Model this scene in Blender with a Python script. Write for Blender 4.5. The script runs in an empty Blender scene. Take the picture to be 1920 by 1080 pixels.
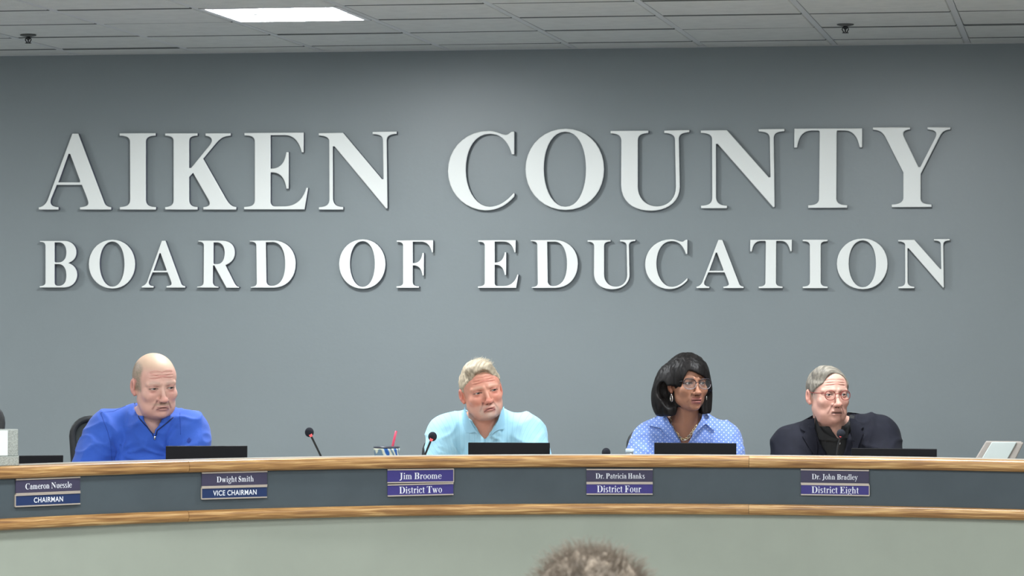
import bpy, bmesh, math, random
import numpy as np
from mathutils import Vector, Matrix
from mathutils.bvhtree import BVHTree
from mathutils.geometry import delaunay_2d_cdt, tessellate_polygon

random.seed(4); np.random.seed(4)
S = bpy.context.scene
COL = S.collection
PI = math.pi

# ------------------------------------------------------------------ camera
F_PX, YAW, PITCH, ROLL = 5656.478, .1864, .0061, .0036
CAM = np.array([4.7834, -14.0092, 1.70])
CEIL = CAM[2] + 1.2142
_c, _s = math.cos(YAW), math.sin(YAW)
_R0 = np.array([_c, _s, 0.]); _F0 = np.array([-_s, _c, 0.]); _U0 = np.array([0, 0, 1.])
FW = _F0*math.cos(PITCH) + _U0*math.sin(PITCH)
_U2 = -_F0*math.sin(PITCH) + _U0*math.cos(PITCH)
RT = _R0*math.cos(ROLL) + _U2*math.sin(ROLL)
UP = -_R0*math.sin(ROLL) + _U2*math.cos(ROLL)
cd = bpy.data.cameras.new('camera'); cam = bpy.data.objects.new('camera', cd); COL.objects.link(cam)
cd.sensor_width = 36; cd.lens = F_PX*36/1920; cd.clip_end = 100
m = Matrix.Identity(4)
for i in range(3):
    m[i][0], m[i][1], m[i][2], m[i][3] = RT[i], UP[i], -FW[i], CAM[i]
cam.matrix_world = m
cd.dof.use_dof = True; cd.dof.focus_distance = 12.0; cd.dof.aperture_fstop = 13
S.camera = cam

# ------------------------------------------------------------------ world, exposure
W = bpy.data.worlds.new('world'); S.world = W; W.use_nodes = True
W.node_tree.nodes['Background'].inputs[0].default_value = (.55, .6, .65, 1)
W.node_tree.nodes['Background'].inputs[1].default_value = .05
S.view_settings.view_transform = 'Standard'; S.view_settings.look = 'None'
S.view_settings.gamma = 1; S.view_settings.use_curve_mapping = False
S.view_settings.exposure = 0.0
LAMP = 109.0            # strength of the ceiling light diffusers
S.cycles.use_denoising = True
S.cycles.max_bounces = 8; S.cycles.diffuse_bounces = 5; S.cycles.caustics_reflective = False; S.cycles.caustics_refractive = False

# ------------------------------------------------------------------ measuring helpers (real points along a sight line)
def ray(px, py): return FW + RT*(px-960)/F_PX + UP*(540-py)/F_PX
def at_z(px, py, z): d = ray(px, py); return CAM + d*(z-CAM[2])/d[2]
def at_y(px, py, y): d = ray(px, py); return CAM + d*(y-CAM[1])/d[1]
def at_d(px, py, dd): return CAM + ray(px, py)*dd
DC = np.array([3.885, -5.95]); DR = 3.555       # centre and radius of the curved desk front
def at_r(px, py, r):                            # sight line meets the upright cylinder of radius r around the desk centre
    d = ray(px, py); o = CAM[:2]-DC
    a = d[0]**2+d[1]**2; b = 2*(o@d[:2]); c = o@o-r*r
    return CAM + d*(-b+math.sqrt(b*b-4*a*c))/(2*a)

# ------------------------------------------------------------------ materials
def lin(c):
    if isinstance(c, str):
        c = [int(c[i:i+2], 16)/255 for i in (0, 2, 4)]
        c = [x/12.92 if x <= .04045 else ((x+.055)/1.055)**2.4 for x in c]
    return (*c[:3], 1)
def mat(name, col, rough=.6, spec=.3, metal=0., var=0., scale=20., bump=0., bscale=200., emit=None, estr=0., attr=None, trans=0., sss=0., sheen=0.):
    M = bpy.data.materials.new(name); M.use_nodes = True
    nt = M.node_tree; N = nt.nodes; L = nt.links; B = N['Principled BSDF']
    B.inputs['Roughness'].default_value = rough; B.inputs['Metallic'].default_value = metal
    B.inputs['Specular IOR Level'].default_value = spec
    B.inputs['Transmission Weight'].default_value = trans
    B.inputs['Subsurface Weight'].default_value = sss
    B.inputs['Subsurface Scale'].default_value = .01
    B.inputs['Sheen Weight'].default_value = sheen
    B.inputs['Base Color'].default_value = lin(col)
    if emit:
        B.inputs['Emission Color'].default_value = lin(emit); B.inputs['Emission Strength'].default_value = estr
    tc = N.new('ShaderNodeTexCoord')
    src = None
    if attr:
        a = N.new('ShaderNodeAttribute'); a.attribute_name = attr; src = a.outputs['Color']
    if var > 0:
        nz = N.new('ShaderNodeTexNoise'); nz.inputs['Scale'].default_value = scale; nz.inputs['Detail'].default_value = 5
        L.new(tc.outputs['Object'], nz.inputs['Vector'])
        mr = N.new('ShaderNodeMapRange'); mr.inputs['From Min'].default_value = .3; mr.inputs['From Max'].default_value = .7
        mr.inputs['To Min'].default_value = 1-var; mr.inputs['To Max'].default_value = 1+var
        L.new(nz.outputs['Fac'], mr.inputs['Value'])
        vm = N.new('ShaderNodeVectorMath'); vm.operation = 'SCALE'
        if src: L.new(src, vm.inputs[0])
        else: vm.inputs[0].default_value = lin(col)[:3]
        L.new(mr.outputs['Result'], vm.inputs['Scale']); src = vm.outputs[0]
    if src: L.new(src, B.inputs['Base Color'])
    if bump > 0:
        nb = N.new('ShaderNodeTexNoise'); nb.inputs['Scale'].default_value = bscale; nb.inputs['Detail'].default_value = 3
        L.new(tc.outputs['Object'], nb.inputs['Vector'])
        bp = N.new('ShaderNodeBump'); bp.inputs['Strength'].default_value = bump; bp.inputs['Distance'].default_value = .004
        L.new(nb.outputs['Fac'], bp.inputs['Height']); L.new(bp.outputs[0], B.inputs['Normal'])
    return M
def wood(name, c1, c2, c3):
    M = bpy.data.materials.new(name); M.use_nodes = True
    nt = M.node_tree; N = nt.nodes; L = nt.links; B = N['Principled BSDF']
    B.inputs['Roughness'].default_value = .34; B.inputs['Specular IOR Level'].default_value = .5
    uv = N.new('ShaderNodeUVMap'); mp = N.new('ShaderNodeMapping'); mp.inputs['Scale'].default_value = (3.0, 60., 1)
    L.new(uv.outputs[0], mp.inputs[0])
    n1 = N.new('ShaderNodeTexNoise'); n1.inputs['Scale'].default_value = 1.5; n1.inputs['Detail'].default_value = 6; n1.inputs['Distortion'].default_value = .6
    L.new(mp.outputs[0], n1.inputs['Vector'])
    mp2 = N.new('ShaderNodeMapping'); mp2.inputs['Scale'].default_value = (9, 260., 1); L.new(uv.outputs[0], mp2.inputs[0])
    n2 = N.new('ShaderNodeTexNoise'); n2.inputs['Scale'].default_value = 1.; n2.inputs['Detail'].default_value = 3; L.new(mp2.outputs[0], n2.inputs['Vector'])
    cr = N.new('ShaderNodeValToRGB'); e = cr.color_ramp.elements
    e[0].position = .3; e[0].color = lin(c1); e[1].position = .72; e[1].color = lin(c3)
    k = e.new(.52); k.color = lin(c2)
    ad = N.new('ShaderNodeMath'); ad.operation = 'MULTIPLY_ADD'; ad.inputs[1].default_value = .35
    L.new(n2.outputs['Fac'], ad.inputs[0])
    sb = N.new('ShaderNodeMath'); sb.operation = 'SUBTRACT'; sb.inputs[1].default_value = .175
    L.new(n1.outputs['Fac'], sb.inputs[0]); L.new(sb.outputs[0], ad.inputs[2])
    L.new(ad.outputs[0], cr.inputs[0]); L.new(cr.outputs[0], B.inputs['Base Color'])
    bp = N.new('ShaderNodeBump'); bp.inputs['Strength'].default_value = .12; bp.inputs['Distance'].default_value = .002
    L.new(n2.outputs['Fac'], bp.inputs['Height']); L.new(bp.outputs[0], B.inputs['Normal'])
    return M

M_wall = mat('wall_paint', (.232, .265, .270), rough=.40, spec=.5, var=.03, scale=1.2, bump=.08, bscale=60)
M_side_wall = mat('side_wall_paint', (.36, .38, .39), rough=.7)
M_carpet = mat('carpet', (.27, .27, .27), rough=.95, var=.25, scale=90, bump=.5)
M_tile = mat('ceiling_tile', (.64, .65, .62), rough=.9, spec=.1, var=.05, scale=14, bump=.5, bscale=110)
M_tile_edge = mat('shaded_tile_edge', (.13, .14, .135), rough=.95)  # unpainted edge tone, darkened to paint the shadow lines between tile rows
M_grid = mat('grid_metal', (.60, .61, .61), rough=.6)
M_white_enamel = mat('white_enamel', (.8, .8, .8), rough=.4)
M_diff = mat('lamp_diffuser', (.9, .9, .9), emit=(.93, .97, 1.0), estr=LAMP)
M_letter = mat('letter_face', (.90, .92, .875), rough=.35, spec=.4)
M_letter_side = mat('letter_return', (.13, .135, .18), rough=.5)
M_panel = mat('panel_slate', (.068, .086, .096), rough=.5, var=.06, scale=8)
M_lower = mat('panel_sage', (.335, .362, .298), rough=.55, var=.03, scale=5)
M_ledge = mat('ledge_laminate', (.44, .40, .34), rough=.3, var=.05, scale=30)
M_surface = mat('work_surface_laminate', (.45, .42, .37), rough=.4, var=.08, scale=60)
M_oak = wood('oak', '7a5430', 'a97e4b', 'dcb57a')
M_black = mat('black_plastic', (.012, .012, .014), rough=.35, spec=.5)
M_black_matt = mat('black_matt', (.015, .015, .017), rough=.8)
M_screen_back = mat('laptop_lid', (.007, .007, .009), rough=.5, spec=.3, var=.1)
M_screen = mat('laptop_screen', (.02, .02, .02), rough=.2, emit=(.35, .45, .6), estr=.35)
M_foam = mat('foam', (.018, .02, .028), rough=.95, bump=.6, bscale=900)
M_redring = mat('red_ring', (.6, .08, .09), rough=.4, emit=(1, .12, .12), estr=.8)
M_brass = mat('brass_rail', (.56, .48, .40), rough=.32, metal=.35, spec=.6)
M_print = mat('white_print', (.85, .86, .9), rough=.5)
M_chair_frame = mat('chair_frame', (.03, .032, .033), rough=.5)
M_chair_mesh = mat('chair_mesh', (.075, .085, .082), rough=.8, bump=.9, bscale=700)
M_chrome = mat('chrome', (.6, .6, .6), rough=.2, metal=1)

# ------------------------------------------------------------------ object helpers
def link(o, parent=None):
    COL.objects.link(o)
    if parent: o.parent = parent
    return o
def mesh_obj(name, me, m=None, parent=None, smooth=False):
    o = bpy.data.objects.new(name, me)
    if m:
        for k in (m if isinstance(m, (list, tuple)) else [m]): me.materials.append(k)
    if smooth: me.shade_smooth()
    return link(o, parent)
def from_py(name, v, f, m=None, parent=None, smooth=False):
    me = bpy.data.meshes.new(name); me.from_pydata([tuple(map(float, p)) for p in v], [], [tuple(map(int, q)) for q in f]); me.update()
    return mesh_obj(name, me, m, parent, smooth)
def from_bm(name, bm, m=None, parent=None, smooth=False):
    bmesh.ops.recalc_face_normals(bm, faces=bm.faces)
    me = bpy.data.meshes.new(name); bm.to_mesh(me); bm.free()
    return mesh_obj(name, me, m, parent, smooth)
def empty(name, loc=(0, 0, 0), rot=(0, 0, 0)):
    o = bpy.data.objects.new(name, None); o.empty_display_size = .1
    o.location = loc; o.rotation_euler = rot; COL.objects.link(o); return o
def tag(o, label, cat, group=None):
    o['label'] = label; o['category'] = cat
    if group: o['group'] = group
    return o
def struct(o, label=None):
    o['kind'] = 'structure'
    if label: o['label'] = label
    return o
def add_box(bm, lo, hi, bev=0., seg=1):
    g = bmesh.ops.create_cube(bm, size=1.)
    lo, hi = Vector(lo), Vector(hi); c = (lo+hi)/2; d = hi-lo
    for v in g['verts']: v.co = Vector((v.co.x*d.x, v.co.y*d.y, v.co.z*d.z))+c
    if bev > 0:
        es = list({e for v in g['verts'] for e in v.link_edges})
        bmesh.ops.bevel(bm, geom=es, offset=bev, segments=seg, profile=.5, affect='EDGES')
def box(name, lo, hi, m, parent=None, bev=0., seg=1, smooth=False):
    bm = bmesh.new(); add_box(bm, lo, hi, bev, seg); return from_bm(name, bm, m, parent, smooth)
def tube_data(pts, rad, n=10, closed=False):
    P = [np.array(p, float) for p in pts]; k = len(P)
    rs = rad if hasattr(rad, '__len__') else [rad]*k
    V, Fc = [], []; up = None
    for i in range(k):
        a = P[(i+1) % k] if (closed or i < k-1) else P[i]
        b = P[(i-1) % k] if (closed or i > 0) else P[i]
        t = a-b; t = t/(np.linalg.norm(t)+1e-12)
        if up is None:
            up = np.cross(t, [0, 0, 1.]) if abs(t[2]) < .9 else np.cross(t, [1., 0, 0])
        up = up-t*(up@t); up /= np.linalg.norm(up)+1e-12
        w = np.cross(t, up)
        for j in range(n):
            an = 2*PI*j/n; V.append(P[i]+rs[i]*(math.cos(an)*up+math.sin(an)*w))
    for i in range(k if closed else k-1):
        for j in range(n):
            a = i*n+j; b = i*n+(j+1) % n; c = ((i+1) % k)*n+(j+1) % n; d = ((i+1) % k)*n+j
            Fc.append((a, b, c, d))
    if not closed:
        Fc.append(tuple(range(n))[::-1]); Fc.append(tuple((k-1)*n+j for j in range(n)))
    return V, Fc
def tube(name, pts, rad, m, parent=None, n=10, closed=False):
    V, Fc = tube_data(pts, rad, n, closed); return from_py(name, V, Fc, m, parent, True)
def lathe(name, prof, m, parent=None, n=24, loc=(0, 0, 0)):
    V, Fc = [], []
    for r, z in prof:
        for j in range(n): V.append((loc[0]+r*math.cos(2*PI*j/n), loc[1]+r*math.sin(2*PI*j/n), loc[2]+z))
    for i in range(len(prof)-1):
        for j in range(n): Fc.append((i*n+j, i*n+(j+1) % n, (i+1)*n+(j+1) % n, (i+1)*n+j))
    Fc.append(tuple(range(n))[::-1]); Fc.append(tuple((len(prof)-1)*n+j for j in range(n)))
    return from_py(name, V, Fc, m, parent, True)
def copy_tree(o, parent=None):
    c = o.copy(); COL.objects.link(c)
    if parent: c.parent = parent
    for ch in list(o.children): copy_tree(ch, c)
    return c
def auto_smooth(o, ang=35):
    me = o.data; me.shade_smooth()
    try: me.set_sharp_from_angle(angle=math.radians(ang))
    except Exception: pass

# ------------------------------------------------------------------ room
T = .61; D1 = .3087
X0, X1, Y1 = -3.4, 9.2, -17.5
struct(box('wall_back', (X0-.1, 0, -.05), (X1+.1, .12, CEIL+.25), M_wall))
struct(box('wall_left', (X0-.12, Y1, -.05), (X0, 0, CEIL+.25), M_side_wall))
struct(box('wall_right', (X1, Y1, -.05), (X1+.12, 0, CEIL+.25), M_side_wall))
struct(box('wall_front', (X0-.12, Y1-.12, -.05), (X1+.12, Y1, CEIL+.25), M_side_wall))
struct(box('floor', (X0-.1, Y1-.1, -.06), (X1+.1, .1, 0), M_carpet))
ceil = struct(box('ceiling', (X0-.1, Y1-.1, CEIL+.06), (X1+.1, .1, CEIL+.12), M_grid))
# suspended tiles: rows run away from the sign wall, row 0 is the cut row at the wall
def row_y(r): return (0., -D1) if r == 0 else (-D1-(r-1)*T, -D1-r*T)
fixtures = set()
for c, r0 in ((2, 3), (6, 4), (-2, 3), (10, 3)):
    for k in range(0, 6): fixtures.add((c, r0+6*k))
fixtures = {f for f in fixtures if row_y(f[1])[1] > Y1+.3}-{(-2, 3), (10, 3)} | {(-4, 3)}  # the last one is unseen, added to brighten the left of the sign wall
g = .0135
def tile_bm(bm, xa, xb, ya, yb, z, th=.016, ch=.005):
    lo = [(xa, ya), (xb, ya), (xb, yb), (xa, yb)]
    i = [(xa+ch, ya+ch), (xb-ch, ya+ch), (xb-ch, yb-ch), (xa+ch, yb-ch)]
    vb = [bm.verts.new((x, y, z)) for x, y in i]; vm = [bm.verts.new((x, y, z+ch)) for x, y in lo]; vt = [bm.verts.new((x, y, z+th)) for x, y in lo]
    bm.faces.new(vb[::-1]); bm.faces.new(vt)
    for a, b in ((vb, vm), (vm, vt)):
        for q in range(4): bm.faces.new((a[q], a[(q+1) % 4], b[(q+1) % 4], b[q])).material_index = 1 if q in (0, 2) else 0
bm0 = bmesh.new(); tile_bm(bm0, g, T-g, g, T-g, 0); bmesh.ops.recalc_face_normals(bm0, faces=bm0.faces)
me_tile = bpy.data.meshes.new('ceiling_tile'); bm0.to_mesh(me_tile); bm0.free(); me_tile.materials.append(M_tile); me_tile.materials.append(M_tile_edge)
far = bmesh.new()
cmin, cmax = int(math.floor(X0/T)), int(math.ceil(X1/T))
rmax = int((-Y1-D1)/T)+1
rnd = random.Random(7)
for c in range(cmin, cmax):
    for r in range(0, rmax+1):
        if (c, r) in fixtures: continue
        ya, yb = row_y(r)
        near = -3 <= c <= 9 and r <= 7
        dz = rnd.uniform(-.0015, .0015)
        if near and r > 0:
            o = bpy.data.objects.new('ceiling_tile', me_tile); link(o, ceil)
            o.location = (c*T, yb, CEIL+dz); o.rotation_euler = (rnd.uniform(-.0035, .0035), rnd.uniform(-.002, .002), 0)
        elif near:
            b = bmesh.new(); tile_bm(b, c*T+g, (c+1)*T-g, yb+g, ya-.004, CEIL+dz); from_bm('ceiling_tile', b, [M_tile, M_tile_edge], ceil)
        else:
            tile_bm(far, c*T+g, (c+1)*T-g, max(yb, Y1)+g, ya-g, CEIL+dz)
o = from_bm('distant_ceiling_tiles', far, [M_tile, M_tile_edge], ceil); o['kind'] = 'stuff'
for c in range(cmin, cmax+1):
    if X0 < c*T < X1: box('grid_bar', (c*T-.0125, Y1, CEIL+.0015), (c*T+.0125, 0, CEIL+.03), M_grid, ceil)
for r in range(1, rmax+1):
    y = row_y(r)[0]
    box('cross_bar', (X0, y-.013, CEIL+.009), (X1, y+.013, CEIL+.028), M_grid, ceil)
box('wall_angle', (X0, -.022, CEIL-.001), (X1, 0, CEIL+.004), M_grid, ceil)

# recessed ceiling lights
def light_fixture():
    t = empty('ceiling_light')
    bm = bmesh.new(); h = T/2-.012
    for lo, hi in (((-h, -h, -.003), (h, -h+.022, .01)), ((-h, h-.022, -.003), (h, h, .01)), ((-h, -h, -.003), (-h+.022, h, .01)), ((h-.022, -h, -.003), (h, h, .01))): add_box(bm, lo, hi)
    from_bm('frame', bm, M_white_enamel, t)
    # sloping white reflectors
    V = []; Fc = []; i0, i1 = h-.02, .17
    for (r, z) in ((i0, .002), (i1, .05)):
        V += [(-r, -i0, z), (r, -i0, z), (r, i0, z), (-r, i0, z)]
    for q in ((0, 3, 7, 4), (1, 5, 6, 2)): from_py('reflector', [V[i] for i in q], [(0, 1, 2, 3)], M_white_enamel, t)
    box('housing', (-h, -h, .052), (h, h, .058), M_white_enamel, t)
    # bowed lens that hangs a little below the frame
    n = 10; V = []; Fc = []
    for i in range(n+1):
        a = i/n; x = -.2+.4*a; z = .03-.034*math.sin(PI*a)
        V += [(x, -i0+.004, z), (x, i0-.004, z)]
    for i in range(n): Fc.append((2*i, 2*i+1, 2*i+3, 2*i+2))
    V += [(-.2, -i0+.004, .045), (.2, -i0+.004, .045), (-.2, i0-.004, .045), (.2, i0-.004, .045)]
    from_py('diffuser', V, Fc, M_diff, t, True)
    return t
fx0 = None
for (c, r) in sorted(fixtures):
    f = light_fixture() if fx0 is None else copy_tree(fx0)
    if fx0 is None: fx0 = f
    ya, yb = row_y(r); f.location = ((c+.5)*T, (ya+yb)/2, CEIL)
    if (c, r) == (2, 3): tag(f, 'bright square ceiling light at top left with its whole bowed lens in view', 'ceiling light', 'recessed ceiling lights')
    elif (c, r) == (6, 4): tag(f, 'ceiling light at top right of which only the near edge glows into view', 'ceiling light', 'recessed ceiling lights')
    else: tag(f, 'recessed ceiling light outside the picture over the room', 'ceiling light', 'recessed ceiling lights')

M_sprink = mat('sprinkler_metal', (.10, .105, .10), rough=.5)
def sprinkler(px, py, label):
    p = at_z(px, py, CEIL-.004)
    t = empty('sprinkler', (p[0], p[1], CEIL)); tag(t, label, 'sprinkler', 'ceiling sprinklers')
    lathe('escutcheon', [(.004, .0), (.036, .0), (.036, -.004), (.018, -.009), (.004, -.009)], M_sprink, t)
    lathe('nozzle', [(.002, -.008), (.009, -.01), (.008, -.02), (.003, -.024), (.003, -.034)], M_chair_frame, t, 12)
    for s in (-1, 1): tube('yoke_arm', [(s*.008, 0, -.012), (s*.014, 0, -.022), (s*.006, 0, -.036)], .0025, M_chair_frame, t, 6)
    lathe('deflector', [(.001, -.036), (.014, -.036), (.014, -.0385), (.001, -.0385)], M_chair_frame, t, 16)
sprinkler(53, 67, 'small sprinkler head in the ceiling near the left edge')
sprinkler(1585, 47, 'small sprinkler head in the ceiling below the right light')

# ------------------------------------------------------------------ serif capitals
GL = {
'A': (6, 60, 230, 980, 122, "M74 980 L74 952 C120 945 155 915 175 870 L452 122 L522 122 L815 900 C828 930 845 944 892 950 L892 980 L538 980 L538 950 C600 944 635 935 632 900 C630 880 620 850 560 702 L280 702 L215 860 C200 910 215 945 300 950 L300 980 Z M298 670 L412 352 L428 352 L540 655 L536 670 Z"),
'I': (6, 60, 230, 980, 117, "M986 980 L986 948 C1060 944 1100 930 1102 870 L1100 210 C1096 165 1060 150 984 148 L984 118 L1393 116 L1393 148 C1320 150 1285 165 1283 215 L1283 870 C1288 930 1320 944 1396 948 L1396 980 Z"),
'K': (6, 300, 230, 980, 118, "M56 980 L56 948 C120 944 150 925 150 870 L150 200 C148 165 120 150 56 148 L56 118 L424 118 L424 148 C355 150 330 165 330 210 L330 508 L350 508 L560 250 C595 200 590 155 510 150 L510 118 L798 118 L798 148 C720 155 690 165 630 235 L488 405 L740 850 C780 915 800 940 860 948 L860 980 L486 980 L486 948 C560 945 568 915 545 870 L372 566 L330 610 L330 870 C332 925 360 945 424 948 L424 980 Z"),
'E': (6, 300, 230, 978, 112, "M944 978 L944 946 C1030 944 1064 930 1064 870 L1064 210 C1060 160 1030 146 948 146 L948 114 L1618 110 L1618 334 L1592 334 C1565 210 1500 145 1410 142 L1246 142 L1246 516 C1340 516 1400 470 1420 330 L1450 330 L1450 744 L1420 744 C1400 610 1350 560 1246 560 L1246 890 C1250 925 1265 940 1300 940 L1410 940 C1530 935 1610 860 1645 732 L1668 732 L1628 978 Z"),
'F': (6, 300, 230, 978, 112, "M944 978 L944 946 C1030 944 1064 930 1064 870 L1064 210 C1060 160 1030 146 948 146 L948 114 L1618 110 L1618 334 L1592 334 C1565 210 1500 145 1410 142 L1246 142 L1246 526 C1340 526 1400 480 1420 340 L1450 340 L1450 754 L1420 754 C1400 620 1350 570 1246 570 L1246 870 C1250 930 1280 944 1360 948 L1360 978 Z"),
'N': (6, 580, 230, 980, 108, "M106 980 L106 948 C190 946 222 925 224 860 L222 205 C215 165 180 150 104 146 L104 116 L380 112 L818 634 L834 634 L826 200 C822 150 795 135 710 130 L710 102 L984 98 L984 128 C905 132 874 150 872 200 L882 965 L862 968 L282 268 L266 268 L268 860 C275 925 310 946 382 948 L382 980 Z"),
'C': (6, 830, 230, 970, 102, "M520 90 C610 92 660 132 710 134 C750 134 755 98 790 98 L808 98 L808 358 L776 358 C740 220 660 128 530 128 C350 128 262 320 262 530 C262 760 380 945 530 945 C640 940 720 880 800 788 L812 800 L808 832 C740 910 640 990 480 990 C240 980 58 790 58 545 C58 290 250 90 520 90 Z"),
'O': (6, 830, 230, 966, 86, "M1385 66 C1640 66 1818 270 1818 525 C1818 780 1640 985 1385 985 C1120 985 930 780 930 525 C930 270 1120 66 1385 66 Z M1380 104 C1230 104 1140 290 1140 520 C1140 750 1240 945 1380 945 C1530 945 1610 750 1610 520 C1610 290 1530 104 1380 104 Z"),
'U': (5.486, 1130, 230, 886, 80, "M80 84 L472 80 L472 108 C400 112 364 130 364 185 L364 660 C364 780 450 860 560 860 C670 860 752 780 752 660 L742 170 C738 125 700 112 632 108 L632 80 L894 74 L894 100 C820 106 790 120 786 165 L796 660 C796 820 660 908 500 908 C330 908 190 830 188 640 L190 180 C185 130 150 114 80 112 Z"),
'T': (5.818, 1470, 230, 931, 62, "M112 64 L856 60 L856 272 L824 272 C800 150 750 88 660 88 L584 88 C576 92 578 110 578 140 L574 830 C580 880 610 896 692 898 L692 930 L262 932 L262 900 C340 898 380 880 380 830 L388 110 C388 92 380 88 360 88 L300 88 C210 92 160 150 146 274 L110 274 Z"),
'Y': (5.818, 1470, 230, 923, 49, "M968 50 L1380 48 L1380 76 C1310 82 1290 105 1315 160 L1468 482 L1486 482 L1650 160 C1675 105 1650 82 1564 76 L1564 48 L1818 48 L1818 76 C1750 82 1730 100 1705 145 L1494 560 L1494 830 C1500 875 1530 888 1612 890 L1612 922 L1174 924 L1174 892 C1250 890 1298 870 1300 820 L1300 545 L1100 150 C1070 105 1040 84 968 78 Z"),
'B': (6.4, 60, 440, 622, 70, "M92 622 L92 604 C140 602 160 590 162 560 L162 130 C160 95 140 86 96 84 L96 70 L390 70 C480 72 535 130 535 205 C535 270 500 310 438 332 C505 352 545 400 545 475 C540 560 480 622 380 622 Z M274 90 L330 90 C390 95 412 150 412 205 C412 270 385 322 320 324 L284 324 L274 314 Z M274 346 L320 346 C390 350 412 410 412 480 C412 560 380 600 320 600 C290 600 274 590 274 560 Z"),
'R': (9.143, 360, 440, 888, 97, "M76 886 L76 866 C150 862 185 850 186 790 L190 175 C186 135 160 122 96 116 L96 96 L520 98 C650 104 728 180 728 300 C728 400 670 470 566 508 L720 810 C745 850 760 866 800 872 L800 890 L580 890 L372 516 L352 516 L348 790 C352 845 380 864 446 868 L446 888 Z M362 130 L420 130 C510 135 548 210 548 300 C548 420 500 486 430 490 L372 490 L360 476 Z"),
'D': (9.143, 360, 440, 884, 96, "M1006 884 L1006 868 C1070 864 1106 850 1106 800 L1098 170 C1090 130 1060 120 990 116 L990 98 L1400 94 C1620 100 1774 260 1774 480 C1774 720 1620 880 1400 884 Z M1266 126 L1390 126 C1530 130 1590 290 1590 490 C1590 700 1520 850 1360 850 C1310 848 1278 820 1276 780 Z"),
'P': (9.143, 360, 440, 888, 97, "M76 886 L76 866 C150 862 185 850 186 790 L190 175 C186 135 160 122 96 116 L96 96 L520 98 C650 104 728 180 728 310 C728 440 650 530 500 530 L352 530 L348 790 C352 845 380 864 446 868 L446 888 Z M362 130 L420 130 C510 135 548 210 548 310 C548 430 500 496 430 500 L372 500 L360 486 Z"),
'J': (1, 0, 0, 100, 0, "M18 0 L62 0 L62 4 C54 5 51 8 51 14 L51 82 C51 105 35 120 12 120 L8 108 C25 108 31 98 31 84 L31 14 C31 8 28 5 18 4 Z"),
'H': (1, 0, 0, 100, 0, "M0 0 L38 0 L38 4 C31 5 29 8 29 14 L29 46 L59 46 L59 14 C59 8 57 5 50 4 L50 0 L88 0 L88 4 C81 5 79 8 79 14 L79 86 C79 92 81 95 88 96 L88 100 L50 100 L50 96 C57 95 59 92 59 86 L59 52 L29 52 L29 86 C29 92 31 95 38 96 L38 100 L0 100 L0 96 C7 95 9 92 9 86 L9 14 C9 8 7 5 0 4 Z"),
'S': (1, 0, 0, 100, 0, "M50 2 L52 30 L47 30 C44 14 36 5 26 5 C16 5 13 13 15 20 C18 32 54 42 56 70 C57 90 44 102 28 102 C18 102 12 98 7 98 L3 100 L1 68 L6 68 C10 86 18 97 30 97 C40 97 44 89 42 81 C38 67 3 60 2 30 C1 10 15 -2 30 -2 C38 -2 42 2 46 2 Z"),
}
def parse(path, n=9):
    tok = path.replace('M', ' M ').replace('L', ' L ').replace('C', ' C ').replace('Z', ' Z ').split()
    out, cur, i = [], [], 0
    while i < len(tok):
        t = tok[i]
        if t in 'ML': cur.append((float(tok[i+1]), float(tok[i+2]))); i += 3
        elif t == 'C':
            p0 = cur[-1]; a = [float(x) for x in tok[i+1:i+7]]; i += 7
            for k in range(1, n+1):
                u = k/n; v = 1-u
                cur.append(tuple(v**3*p0[j]+3*v*v*u*a[j]+3*v*u*u*a[2+j]+u**3*a[4+j] for j in (0, 1)))
        else: out.append(cur); cur = []; i += 1
    return out
def glyph_norm(ch):
    """outline with the baseline at 0, the cap height at 1 and the left edge at 0"""
    sc, ox, oy, base, cap, path = GL[ch]
    loops = parse(path); x0 = min(p[0] for p in loops[0]); h = base-cap
    return [[((x-x0)/h, (base-y)/h) for x, y in l] for l in loops]
def clean(l):
    o = []
    for p in l:
        if not o or math.dist(p, o[-1]) > 1e-5: o.append(p)
    if math.dist(o[0], o[-1]) < 1e-5: o.pop()
    return o
def extruded_letter(name, loops3, depth, bev):
    """loops in wall coordinates (x, z); front face at -depth, rounded rim"""
    cu = bpy.data.curves.new(name, 'CURVE'); cu.dimensions = '2D'; cu.fill_mode = 'BOTH'
    for l in loops3:
        l = clean(l); s = cu.splines.new('POLY'); s.points.add(len(l)-1); s.use_cyclic_u = True
        for k, (x, z) in enumerate(l): s.points[k].co = (x, z, 0, 1)
    cu.extrude = depth/2-bev; cu.bevel_depth = bev; cu.bevel_resolution = 2; cu.offset = -bev
    o = bpy.data.objects.new(name, cu); COL.objects.link(o)
    dg = bpy.context.evaluated_depsgraph_get(); me = bpy.data.meshes.new_from_object(o.evaluated_get(dg))
    bpy.data.objects.remove(o); bpy.data.curves.remove(cu)
    me.name = name; me.transform(Matrix.Rotation(PI/2, 4, 'X')); me.materials.clear()
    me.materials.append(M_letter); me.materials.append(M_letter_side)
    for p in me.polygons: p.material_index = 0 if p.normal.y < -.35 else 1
    return me
LD = .026
ROW1 = [('A', None), ('I', None), ('K', None), ('E', None), ('N', None), ('C', None), ('O', None), ('U', None), ('N', (1313.7, 1471.3, 390.8, 243.0)), ('T', None), ('Y', None)]
ROW2 = [('B', 74.3, 145), ('O', 166.4, 253.6), ('A', 265.6, 347.5), ('R', 369.6, 448.5), ('D', 468.4, 554.7), ('O', 635.7, 723), ('F', 743.3, 812.3), ('E', 896, 972.4), ('D', 995, 1083.8), ('U', 1101.6, 1191.6), ('C', 1209.4, 1289.6), ('A', 1305.9, 1394.5), ('T', 1406.4, 1485), ('I', 1504.8, 1552.3), ('O', 1569, 1664.6), ('N', 1683.9, 1781.4)]
ordw = ['first', 'second', 'third', 'fourth', 'fifth', 'sixth', 'seventh', 'eighth', 'ninth']
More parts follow.
